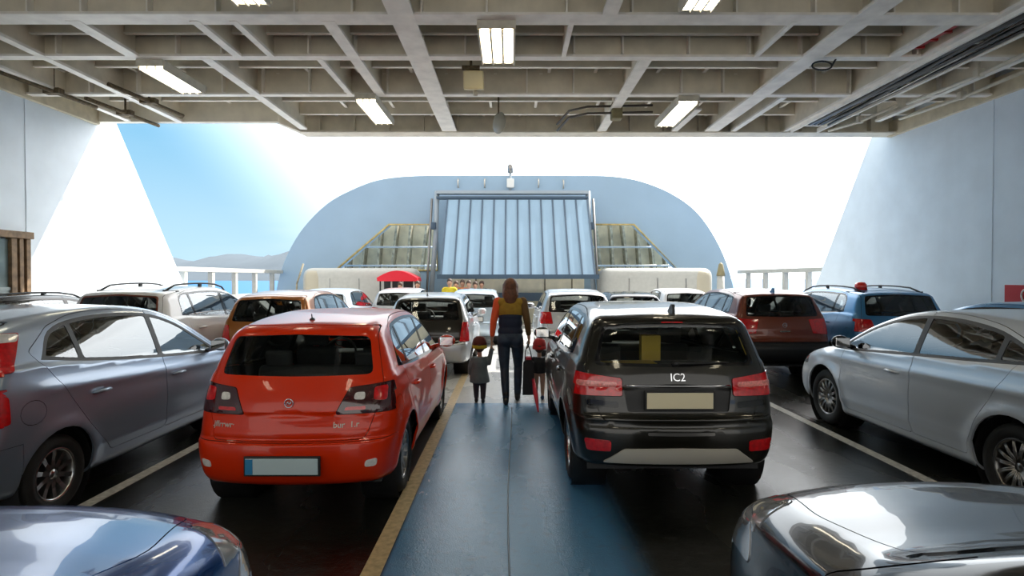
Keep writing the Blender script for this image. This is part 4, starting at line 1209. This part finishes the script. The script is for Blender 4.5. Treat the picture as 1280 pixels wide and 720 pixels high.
# fittings on the shell
for (a, b_) in ((573, 226), (606, 226), (673, 226), (704, 227)):
    x, z = px(a, b_, DB); mb = MB(); mb.tube([(x, -.02, z+.05), (x, -.18, z-.1), (x, -.02, z-.3)], .03, 6); mb.build('hook', M_SILVERTRIM, root)
t = empty('bow_mast', (0, DB-.1, px(0, 237, DB)[1]), 0, 'short signal mast with lamps standing on top of the bow shell', 'mast')
mb = MB(); mb.tube([(0, 0, -.1), (0, 0, .95)], .05, 8); mb.build('mast_pole', M_BOWT, t)
mb = MB(); mb.box((0, -.08, .22), (.30, .2, .38), None, .04); mb.build('lamp_box', mat('mast_white', (.75, .75, .72), .4), t)
mb = MB(); mb.lathe([(0, .0), (.11, .0), (.11, .30), (.07, .36), (0, .36)], 12, Matrix.Translation((0, 0, .66))); mb.build('signal_lamp', M_ALLOYG, t)

M_RAMP = mat('ramp_blue', (.25, .38, .51), .4, noise=.05, nscale=1)
M_RAMPD = mat('ramp_rib', (.05, .09, .14), .45)
root = empty('bow_ramp', (0, 21.8, 0), 0, 'ribbed pale blue loading ramp raised in front of the bow shell', 'ramp')
y0, y1, z0, z1, hwd = -1.1, 1.1, 1.90, 4.92, 2.80
def ramp_pt(x, t_, off=0): return Vector((x, y0+(y1-y0)*t_-off, z0+(z1-z0)*t_))
mb = MB(); mb.prism([ramp_pt(-hwd, 0), ramp_pt(hwd, 0), ramp_pt(hwd, 1), ramp_pt(-hwd, 1)], (0, .12, 0)); o = mb.build('ramp_panel', M_RAMP, root); o.location.x = .28
for k in range(13):
    x = -hwd+.03+k*(2*hwd-.06)/12
    mb = MB(); mb.prism([ramp_pt(x-.03, 0, .0), ramp_pt(x+.03, 0, .0), ramp_pt(x+.03, 1, .0), ramp_pt(x-.03, 1, .0)], (0, -.04, 0)); o = mb.build('ramp_rib', M_RAMPD, root); o.location.x = .28
mb = MB(); mb.bb(-hwd-.1, hwd+.1, y0-.12, y0+.1, z0-.12, z0+.04); o = mb.build('ramp_edge', M_RAMPD, root); o.location.x = .28
root = empty('ramp_gantry', (0, 23.2, 0), 0, 'pale frame with twin top bars around the raised ramp', 'frame')
mb = MB(); mb.bb(-2.95, 3.10, -.2, .2, 5.18, 5.30); mb.build('top_bar', M_BOWT, root); mb = MB(); mb.bb(-2.95, 3.10, -.2, .2, 4.98, 5.07); mb.build('top_bar', M_RAMPD, root)
for s, x in ((-1, -2.95), (1, 3.12)):
    mb = MB(); mb.tube([(x, .0, 5.3), (x+s*.05, 0, 3.5), (x+s*.30, -.3, .0)], .10, 8); mb.build('gantry_leg', M_BOWT, root)
    mb = MB(); mb.tube([(x+s*.2, .0, 5.0), (x+s*.45, -.3, .0)], .05, 8); mb.build('gantry_brace', M_ALLOYG, root)
    mb = MB(); mb.box((x+s*.12, -.1, 3.9), (.2, .3, .28), None, .03); mb.build('hinge_block', M_RAMPD, root)
# beige threshold under the ramp
root = empty('bow_threshold', (0.2, 23.4, 0), 0, 'cream plated wall below the raised ramp', 'wall panel')
mb = MB(); mb.bb(-2.7, 2.8, 0, .2, 0, 1.95); mb.build('threshold_plate', mat('cream_plate', (.88, .80, .60), .5, noise=.12, nscale=2), root)
for x in (-1.6, -.3, 1.2, 2.3): 
    mb = MB(); mb.bb(x-.02, x+.02, -.03, .01, 0, 1.9); mb.build('plate_seam', M_RUST, root)
mb = MB(); mb.bb(-2.7, 2.8, -.5, 0, .9, 1.22); mb.build('threshold_shelf', M_RAMPD, root)

# rounded white lockers left and right of the ramp
for s, x0, x1, lb in ((-1, -7.9, -3.5, 'long white rounded deck locker left of the ramp'), (1, 3.4, 7.7, 'long white rounded deck locker right of the ramp')):
    root = empty('deck_locker', ((x0+x1)/2, 22.3, 0), 0, lb, 'locker'); hl_ = (x1-x0)/2
    mb = MB(); mb.box((0, 0, 1.10), (2*hl_, 1.2, 2.2), None, .42, 6); mb.build('locker_body', M_RAIL, root, True)
    mb = MB(); mb.box((s*(hl_-.45), -.03, 1.1), (.8, 1.2, 2.12), None, .40, 6); mb.build('locker_end', mat('locker_cream', (.46, .42, .33), .5), root, True)
    for k in (-1, 0, 1):
        mb = MB(); mb.bb(k*hl_*.5-.015, k*hl_*.5+.015, -.615, -.59, .3, 1.8); mb.build('locker_seam', M_ALLOYG, root)
# red canopy kiosk
root = empty('red_canopy', (-4.05, 21.0, 0), 0, 'small red rounded canopy on posts in front of the left white locker', 'canopy')
mb = MB(); n = 12
pr = [(-.72+1.44*k/n, 1.78+.30*math.sin(PI*(k+.6)/(n+1.2))) for k in range(n+1)]
mb.prism([Vector((x, -.45, z)) for x, z in pr]+[Vector((.74, -.45, 1.70)), Vector((-.70, -.45, 1.70))], (0, .9, 0)); mb.build('canopy_roof', mat('canopy_red', (.75, .01, .03), .45), root, False)
for x in (-.6, -.2, .2, .6):
    mb = MB(); mb.tube([(x, -.4, 0), (x, -.4, 1.75)], .03, 6); mb.build('canopy_post', M_RAIL if x != -.6 else M_BLACK, root)
mb = MB(); mb.bb(-.6, .6, .2, .3, 0, 1.7); mb.build('back_panel', M_BLACK, root)
root = empty('vent_post', (7.75, 21.2, 0), 0, 'white ventilation post with an olive cap right of the bow lockers', 'vent')
mb = MB(); mb.tube([(0, 0, 0), (0, 0, 1.95)], [.16, .13], 12); mb.build('vent_pipe', M_RAIL, root)
mb = MB(); mb.lathe([(0, .5), (.08, .42), (.12, .2), (.16, 0), (0, 0)], 12, Matrix.Translation((0, 0, 1.9))); mb.build('vent_cap', mat('olive_cap', (.25, .22, .12), .6), root)
mb = MB(); mb.tube([(-8.05, 21.6, 0), (-8.0, 21.6, 1.6), (-7.75, 21.6, 2.35)], .035, 6); tag(mb.build('jack_staff', mat('frame_dark', (.16, .14, .10), .6)), 'thin dark slanting pole at the left foot of the bow dome', 'pole')
# ------------------------------------------------------------------ parked cars
make_car(RED, (-1.64, 4.15), 'bright red hatchback with blue banded plate left of the walkway')
make_car(BLK, (1.33, 4.45), 'black crossover with red tail lamps and beige plate right of the walkway')
make_car(SIL, (-4.30, 3.70), 'silver blue hatchback at the left edge beside the red hatchback')
make_car(SAL, (4.75, 3.60), 'pale silver saloon at the right edge with mesh wheels')
make_car(NAVY, (-1.85, -1.66), 'navy blue car at the bottom left of which only the glossy bonnet shows')
make_car(DARK, (1.78, -1.50), 'dark grey car at the bottom right showing bonnet and headlamp')
D3 = dict(step=.085)
S = farcar('suv', 4.2, 1.67, .85, P_WHITE, plate=(.5, .11, .8, 0, PLATE_WHITE, None), rails=(.6, 2.6, .06, .60), mirrors=(1,), F=dict(rg_m=G_REARL, rgt_m=P_BROWN), objname='people_carrier')
make_car(S, (-5.87, 8.35), 'white people carrier with roof rails behind the silver blue hatchback')
S = farcar('hatch', 4.2, 1.58, .79, P_BRONZE, mirrors=(), F=dict(rg_m=G_REARL, lamps=[('tail_lamp', 'rear', [(.56, .74), (.95, .74), (.95, 1.02), (.62, 1.02)], M_RED, .004), ('tail_lamp', 'side', [(-.1, .76), (.22, .80), (.2, 1.0), (-.1, 1.04)], M_RED, .004)]))
make_car(S, (-4.10, 9.45), 'bronze orange estate ahead of the silver blue hatchback')
S = farcar('hatch', 4.1, 1.53, .82, P_LBLUE, mirrors=(), F=dict(rg_m=G_REARL)); make_car(S, (-4.9, 14.6), 'pale blue white hatchback ahead of the bronze estate')
S = farcar('hatch', 3.9, 1.52, .78, P_SILV2, mirrors=(), F=dict(rg_m=G_REARL)); make_car(S, (-3.2, 16.0), 'light silver car with only roof and window showing over the red hatchback')
S = farcar('hatch', 4.0, 1.52, .80, P_SILV2, mirrors=(1,), antenna=(-.05, .6, .3, 'rod'), F=dict(rg_m=G_REARL, tg_m=P_BLACK, lamps=[('tail_lamp', 'rear', [(.60, .66), (.95, .66), (.95, 1.00), (.64, 1.0)], M_RED, .004), ('tail_lamp', 'side', [(-.1, .66), (.16, .68), (.16, 1.0), (-.1, 1.0)], M_RED, .004)]))
make_car(S, (-1.52, 10.3), 'silver hatchback with aerial and dark tailgate ahead of the red hatchback')
S = farcar('hatch', 4.0, 1.50, .80, P_LBLUE, mirrors=(1,), plate=(.5, .11, .72, 0, PLATE_WHITE, None), F=dict(tg_m=P_LBLUE, rg_m=G_REARL)); make_car(S, (-.98, 15.2), 'pale blue hatchback just left of the walking woman, next in line')
S = farcar('suv', 4.0, 1.56, .82, P_SILV2, mirrors=(-1,), F=dict(rg_m=G_REARL, lamps=[('tail_lamp', 'rear', [(.52, .86), (.98, .86), (.98, 1.10), (.56, 1.10)], M_RED, .004), ('tail_lamp', 'side', [(-.1, .88), (.3, .90), (.26, 1.08), (-.1, 1.1)], M_RED, .004)]))
make_car(S, (1.40, 11.8), 'light silver crossover with red lamps ahead of the black crossover')
S = farcar('suv', 4.3, 1.60, .86, P_BROWN, mirrors=(), antenna=(-.05, .5, .08, 'fin'), finmat=P_BLUE, badge=(.98, .04, M_CHROME), groove=((.67, .02, .6, .02),),
    F=dict(bumper_m=M_BLACK, rear_panels=[('handle_trim', [(0, .86), (.09, .86), (.09, .885), (0, .885)], M_CHROME, .005)], lamps=[('tail_lamp', 'rear', [(.50, .84), (.98, .80), (.98, 1.10), (.44, 1.08)], M_RED, .004), ('tail_lamp', 'side', [(-.1, .82), (.25, .9), (.22, 1.08), (-.1, 1.1)], M_RED, .004)]), objname='crossover_car')
make_car(S, (4.80, 9.95), 'red brown crossover with a small white badge ahead of the pale saloon')
S = farcar('suv', 4.3, 1.62, .88, P_BLUE, mirrors=(), rails=(.5, 2.8, .05, .60), objname='crossover_car'); SUV16 = make_car(S, (6.90, 9.9), 'blue crossover with roof rails by the right wall')
S = farcar('suv', 4.6, 1.515, .80, P_BLUE, mirrors=(), objname='estate_car'); make_car(S, (6.62, 5.15), 'blue car beyond the pale saloon below the red sign')
S = farcar('suv', 4.4, 1.57, .84, P_DARKGREY, mirrors=(), rails=(.6, 3.0, .03, .62), objname='estate_car'); make_car(S, (-7.72, 7.1), 'dark estate car beyond the silver blue hatchback along the left wall')
S = farcar('hatch', 4.0, 1.50, .80, P_WHITE, mirrors=(-1,)); make_car(S, (5.05, 16.2), 'white car far ahead of the red brown crossover')
S = farcar('hatch', 4.0, 1.46, .80, P_DARKGREY, mirrors=(-1,)); make_car(S, (3.1, 14.0), 'dark car between the silver and red brown crossovers further ahead')
mb = MB(); mb.lathe([(0, 0), (.11, 0), (.10, .10), (.07, .14), (0, .15)], 16, Matrix.Translation((6.55, 10.75, SUV16[1].top_z(-.35, .85)-.005)))
tag(mb.build('beacon', mat('beacon_red', (.8, .02, .01), .2, coat=1)), 'red beacon standing on the roof of the blue crossover with rails', 'beacon')
# ------------------------------------------------------------------ people
def remesh(name, build, m, parent, vox=.011, smooth=4):
    """fuse overlapping tapered limbs into one continuous surface"""
    mb = MB(); build(mb)
    bmesh.ops.recalc_face_normals(mb.bm, faces=mb.bm.faces)
    me = bpy.data.meshes.new('tmp'); mb.bm.to_mesh(me); mb.bm.free()
    o = bpy.data.objects.new('tmp', me); COL.objects.link(o)
    r = o.modifiers.new('r', 'REMESH'); r.mode = 'VOXEL'; r.voxel_size = vox
    s = o.modifiers.new('s', 'SMOOTH'); s.iterations = smooth; s.factor = .5
    dg = bpy.context.evaluated_depsgraph_get(); me2 = bpy.data.meshes.new_from_object(o.evaluated_get(dg))
    COL.objects.unlink(o); bpy.data.objects.remove(o); me2.name = name; me2.materials.clear()
    me2.polygons.foreach_set('use_smooth', [True]*len(me2.polygons))
    return obj(name, me2, m, parent)

def limb(mb, pts, rs, n=12):
    mb.tube(pts, rs, n)
    for p, r in zip(pts, rs): mb.ball(p, r, 12)

M_SKIN = mat('skin', (.50, .28, .19), .5, noise=.05)
M_SKIND = mat('skin_dark', (.22, .11, .07), .5, noise=.05)
def head(mb, c, r, fwd=1):
    """skull with jaw, nose, brow and ears; fwd gives the facing along y"""
    x, y, z = c
    mb.ball((x, y, z), (r*.78, r*.95, r*1.12), 20); mb.ball((x, y+fwd*r*.30, z-r*.55), (r*.52, r*.55, r*.62), 16)
    mb.tube([(x, y+fwd*r*.92, z+r*.05), (x, y+fwd*r*1.18, z-r*.25), (x, y+fwd*r*.98, z-r*.33)], [r*.09, r*.15, r*.10], 8)
    mb.ball((x, y+fwd*r*.86, z+r*.15), (r*.5, r*.12, r*.10), 10); mb.ball((x, y+fwd*r*.88, z-r*.62), (r*.24, r*.12, r*.07), 10)
    for s in (-1, 1): mb.ball((x+s*r*.80, y, z-r*.05), (r*.10, r*.20, r*.27), 10)
def hand(mb, c, s, k=1.0, curl=.5):
    """palm with four bent fingers and a thumb, hanging down from the wrist c"""
    x, y, z = c
    mb.ball((x, y, z-.045*k), (.018*k, .040*k, .052*k), 12)
    for i, (dy, l) in enumerate(((-.030, .062), (-.010, .075), (.011, .070), (.030, .055))):
        p0 = Vector((x, y+dy*k, z-.085*k)); p1 = p0+Vector((-s*.008*k, 0, -l*.5*k)); p2 = p1+Vector((-s*.030*k*curl*2, 0, -l*.42*k))
        mb.tube([p0, p1, p2], [.0095*k, .009*k, .007*k], 8); mb.ball(p2, .0072*k, 8)
    p0 = Vector((x-s*.006, y+.034*k, z-.035*k)); p1 = p0+Vector((-s*.018*k, .024*k, -.03*k)); p2 = p1+Vector((-s*.012*k, .004, -.028*k))
    mb.tube([p0, p1, p2], [.012*k, .011*k, .008*k], 8); mb.ball(p2, .008*k, 8)

def shoe(mb, c, l=.27, yaw=0, k=1):
    x, y, z = c
    mb.ball((x, y-.02*k, z+.055*k), (.043*k, .055*k, .055*k), 12); mb.ball((x, y+.09*k, z+.035*k), (.046*k, .095*k, .036*k), 14)
    mb.ball((x, y+.03*k, z+.03*k), (.040*k, .10*k, .032*k), 12)

def woman():
    root = empty('person', (.0, 8.35, 0), 0, 'woman with long brown hair, mustard top and dark jeans walking away up the walkway', 'person')
    hipL, hipR = (-.10, 0, .93), (.10, 0, .93)
    kneeL, kneeR = (-.085, -.03, .50), (.115, .17, .51); ankL, ankR = (-.065, -.17, .10), (.105, .12, .09)
    shL, shR = (-.185, .0, 1.47), (.185, .0, 1.47)
    elL, elR = (-.245, -.02, 1.17), (.245, -.04, 1.17); wrL, wrR = (-.27, .02, .905), (.27, .0, .93)
    def skin(mb):
        head(mb, (0, .02, 1.675), .105)
        limb(mb, [(0, 0, 1.48), (0, .01, 1.60)], [.055, .050])
        mb.ball((0, 0, 1.25), (.15, .09, .25), 16); mb.ball((0, 0, .98), (.15, .10, .14), 16)
        for a, b_, c, s in ((shL, elL, wrL, -1), (shR, elR, wrR, 1)):
            limb(mb, [a, b_, c], [.042, .036, .024]); hand(mb, c, s, 1.0)
        for a, b_, c in ((hipL, kneeL, ankL), (hipR, kneeR, ankR)): limb(mb, [a, b_, c], [.075, .050, .033])
        limb(mb, [(-.15, 0, 1.44), (.15, 0, 1.44)], [.055, .055])
    remesh('body', skin, M_SKIN, root, .008, 3)
    def top(mb):
        mb.ball((0, 0, 1.33), (.185, .115, .19), 20); limb(mb, [(-.165, 0, 1.455), (.165, 0, 1.455)], [.065, .065]); limb(mb, [(0, 0, 1.48), (0, 0, 1.53)], [.075, .065])
        mb.ball((0, 0, 1.24), (.170, .108, .12), 20)
    remesh('mustard_top', top, mat('cloth_mustard', (.33, .20, .02), .85, noise=.15, nscale=12, bump=.3, bscale=80), root)
    def low(mb):
        mb.ball((0, -.005, 1.16), (.178, .122, .15), 20); mb.ball((0, -.005, 1.03), (.187, .132, .12), 20); mb.ball((0, -.005, 1.25), (.176, .119, .08), 20)
    remesh('navy_wrap', low, mat('cloth_navy', (.012, .020, .045), .8, noise=.15, bump=.3, bscale=80), root)
    def slv(a, b_, c): return lambda mb: limb(mb, [a, b_, (b_[0]*.3+c[0]*.7, b_[1]*.3+c[1]*.7, b_[2]*.3+c[2]*.7)], [.062, .052, .040])
    remesh('orange_sleeve', slv(shL, elL, wrL), mat('cloth_orange', (.78, .10, .025), .8, bump=.3, bscale=80), root)
    remesh('brown_sleeve', slv(shR, elR, wrR), mat('cloth_brown', (.13, .07, .02), .8, bump=.3, bscale=80), root)
    def tro(mb):
        mb.ball((0, -.01, .96), (.185, .135, .13), 20)
        for s, a, b_, c in ((-1, hipL, kneeL, ankL), (1, hipR, kneeR, ankR)):
            mb.ball((s*.085, -.045, .92), (.105, .10, .12), 14)
            limb(mb, [(a[0]*.95, a[1], a[2]-.03), ((a[0]+b_[0])/2, (a[1]+b_[1])/2, (a[2]+b_[2])/2), b_, ((b_[0]+c[0])/2, (b_[1]+c[1])/2-.015, (b_[2]+c[2])/2), (c[0], c[1], c[2]+.02)], [.100, .088, .066, .062, .050])
    remesh('jeans', tro, mat('cloth_jeans', (.020, .035, .060), .6, noise=.3, nscale=10, bump=.3, bscale=60), root)
    for c, nm in ((ankL, 0), (ankR, 1)): remesh('shoe', lambda mb: (shoe(mb, (c[0], c[1], 0.0)), limb(mb, [(c[0], c[1], .06), (c[0], c[1], .16)], [.045, .048])), M_BLACK, root, .008, 2)
    def hair(mb):
        mb.ball((0, -.005, 1.695), (.105, .118, .115), 20); mb.ball((0, -.045, 1.58), (.110, .075, .14), 18); mb.ball((0, -.055, 1.50), (.085, .055, .09), 14)
        for s in (-1, 1): limb(mb, [(s*.075, .01, 1.70), (s*.085, .0, 1.55)], [.04, .035])
    remesh('hair', hair, mat('hair_brown', (.14, .050, .018), .55, noise=.4, nscale=25, bump=.5, bscale=70), root, .009, 2)
    return wrL, wrR
woman()

def bag():
    root = empty('tote_bag', (.262, 8.33, .12), 0, 'black tall bag with red loop hanging from the right hand of the woman', 'bag')
    mb = MB(); mb.prism([Vector((-.085, -.06, .0)), Vector((.085, -.06, .0)), Vector((.075, -.06, .46)), Vector((.03, -.06, .52)), Vector((-.03, -.06, .52)), Vector((-.075, -.06, .46))], (0, .12, 0))
    mb.build('bag_body', mat('bag_black', (.010, .009, .010), .6, bump=.3), root)
    mb = MB(); mb.tube([(-.05, 0, .50), (-.045, 0, .62), (-.015, -.045, .73), (-.012, -.045, .745), (-.008, -.04, .73), (.03, 0, .62), (.05, 0, .50)], .008, 6); mb.build('bag_handle', M_BLACK, root)
    mb = MB(); mb.box((0, -.0, .525), (.08, .13, .04), None, .01); mb.build('red_loop', mat('red_fabric', (.55, .02, .05), .7), root)
bag()

def child(name_label, x, y, H, coat, capm, bandm, legm, coatlen, face=1, flare=1.0, hat=True, shoem=None, hold=0):
    root = empty('person', (x, y, 0), 0, name_label, 'person'); k = H/.95
    sh = .62*k; hp = .40*k
    P_ = lambda a, b_, c: (a*k, b_*k, c*k)
    def skin(mb):
        head(mb, P_(0, .01, .83), .088*k, face); limb(mb, [P_(0, 0, .66), P_(0, 0, .76)], [.035*k, .033*k]); mb.ball(P_(0, 0, .52), (.085*k, .065*k, .16*k), 14)
        for s in (-1, 1):
            limb(mb, [P_(s*.085, 0, .64), P_(s*.13, .0, .52+(.06 if s == hold else 0)), P_(s*.14+(.03 if s == hold else 0), .03, .41+(.40 if s == hold else 0))], [.030*k, .026*k, .018*k]); hand(mb, P_(s*.14+(.03 if s == hold else 0), .03, .40+(.42 if s == hold else 0)), s, .62*k)
            limb(mb, [P_(s*.05, 0, .40), P_(s*.052, -.01*s, .22), P_(s*.05, -.03*s, .06)], [.048*k, .036*k, .025*k])
    remesh('body', skin, M_SKIN, root, .007, 2)
    def ct(mb):
        z0 = coatlen
        mb.tube([P_(0, 0, .665), P_(0, 0, .60), P_(0, 0, .50), P_(0, 0, z0+.04), P_(0, 0, z0)], [.075*k, .105*k, .112*k, .125*k*flare, .128*k*flare], 20)
        for s in (-1, 1):
            limb(mb, [P_(s*.085, 0, .63), P_(s*.132, 0, .52+(.06 if s == hold else 0)), P_(s*.14+(.03 if s == hold else 0), .02, .43+(.33 if s == hold else 0))], [.045*k, .040*k, .033*k])
    remesh('coat', ct, coat, root, .009, 3)
    if legm:
        remesh('leggings', lambda mb: [limb(mb, [P_(s*.05, 0, .40), P_(s*.052, -.01*s, .22), P_(s*.05, -.03*s, .08)], [.058*k, .045*k, .036*k]) for s in (-1, 1)], legm, root, .008, 2)
    for s in (-1, 1): remesh('shoe', lambda mb: shoe(mb, P_(s*.05, -.03*s, 0), k=.68*k), shoem or M_BLACK, root, .006, 1)
    if hat:
        mb = MB(); mb.lathe([(0, .108), (.05, .100), (.085, .07), (.102, .02), (.104, -.03), (.098, -.03)], 20, Matrix.Translation(P_(0, .005, .86)) @ Matrix.Scale(k, 4)); mb.build('cap', capm, root)
        mb = MB(); mb.lathe([(.104, .0), (.108, -.01), (.108, -.045), (.100, -.05)], 20, Matrix.Translation(P_(0, .005, .84)) @ Matrix.Scale(k, 4)); mb.build('cap_band', bandm, root)
    hm = remesh('hair', lambda mb: mb.ball(P_(0, -.015*face, .83), (.082*k, .088*k, .10*k), 16), mat('hair_dark', (.05, .025, .015), .6, bump=.4), root, .008, 1)
    return root
child('small child in a grey coat and brown cap holding the left hand of the woman', -.445, 8.32, .95, mat('coat_grey', (.12, .15, .16), .85, noise=.2, bump=.3), mat('cap_brown', (.10, .015, .008), .8), mat('band_yellow', (.55, .40, .02), .7), mat('leg_dark', (.05, .035, .04), .8), .30, 1, 1.15, hold=1)
child('small child with red cap and black jacket squeezed beside the front of the black crossover', .43, 8.55, .90, mat('coat_black', (.010, .010, .012), .7, bump=.3), mat('cap_red', (.50, .03, .03), .7), mat('cap_red', (.50, .03, .03), .7), None, .42, 1, .85, shoem=mat('shoe_blue', (.03, .06, .16), .6))
mb = MB(); mb.tube([(.32, 8.42, .42), (.35, 8.0, .20), (.37, 7.62, .03)], [.012, .035, .010], 10); 
o = mb.build('folded_umbrella', mat('umbrella_red', (.75, .03, .06), .6)); tag(o, 'thin red and pink folded umbrella slanting to the deck beside the black crossover', 'umbrella')

# passengers standing far ahead below the ramp
def passenger(x, y, H, mt, mb_, label, face):
    root = empty('person', (x, y, 0), 0, label, 'person', 'passengers standing below the ramp'); k = H/1.75
    P_ = lambda a, b_, c: (a*k, b_*k, c*k)
    def body(mb):
        head(mb, P_(0, .01, 1.63), .105*k, face); limb(mb, [P_(0, 0, 1.42), P_(0, 0, 1.54)], [.05, .05])
        for s in (-1, 1): limb(mb, [P_(s*.20, 0, 1.40), P_(s*.24, .0, 1.12), P_(s*.23, .06, .88)], [.035, .03, .02]); hand(mb, P_(s*.23, .06, .87), s, 1)
        mb.ball(P_(0, 0, 1.2), (.15, .09, .25), 12); 
        for s in (-1, 1): limb(mb, [P_(s*.09, 0, .9), P_(s*.10, 0, .5), P_(s*.10, 0, .08)], [.07, .05, .035])
    remesh('body', body, M_SKIN, root, .02, 1)
    remesh('jacket', lambda mb: (mb.ball(P_(0, 0, 1.22), (.20, .13, .28), 14), limb(mb, [P_(-.16, 0, 1.42), P_(.16, 0, 1.42)], [.07, .07]), [limb(mb, [P_(s*.20, 0, 1.40), P_(s*.245, 0, 1.12), P_(s*.235, .04, .94)], [.06, .05, .045]) for s in (-1, 1)]), mt, root, .02, 2)
    remesh('trousers', lambda mb: (mb.ball(P_(0, 0, .95), (.18, .12, .12), 12), [limb(mb, [P_(s*.09, 0, .9), P_(s*.10, 0, .5), P_(s*.10, 0, .08)], [.10, .075, .06]) for s in (-1, 1)]), mb_, root, .02, 2)
    remesh('hair', lambda mb: mb.ball(P_(0, -.02*face, 1.66), (.095, .105, .12), 12), bpy.data.materials['hair_dark'], root, .02, 1)
    for s in (-1, 1): remesh('shoe', lambda mb: shoe(mb, P_(s*.10, 0, 0)), M_BLACK, root, .02, 1)
cl_ = {n: mat('wear_'+n, c, .8) for n, c in dict(black=(.02, .02, .025), yellow=(.7, .55, .03), orange=(.6, .2, .05), blue=(.05, .12, .3), white=(.6, .6, .6), brown=(.15, .08, .04), red=(.5, .03, .03)).items()}
for (pxx, d, H, a, b_, lb) in ((562, 19.4, 1.78, 'yellow', 'black', 'standing person in a yellow jacket far ahead at the left foot of the ramp'), (570, 19.95, 1.70, 'black', 'blue', 'standing person in black jacket and blue trousers far ahead below the ramp'),
                               (578, 20.5, 1.74, 'orange', 'black', 'standing person in an orange jacket far ahead below the ramp'), (586, 19.4, 1.72, 'blue', 'black', 'standing person in a blue jacket far ahead below the ramp'),
                               (594, 19.95, 1.68, 'brown', 'brown', 'standing person dressed in brown far ahead below the ramp'), (602, 20.5, 1.70, 'black', 'black', 'standing person dressed all in black far ahead below the ramp'),
                               (500, 20.2, 1.66, 'white', 'blue', 'standing person in a white top in front of the red canopy'), (522, 20.2, 1.70, 'red', 'black', 'standing person in a red top in front of the red canopy')):
    passenger((pxx-638)*d/720, d, H, cl_[a], cl_[b_], lb, -1)
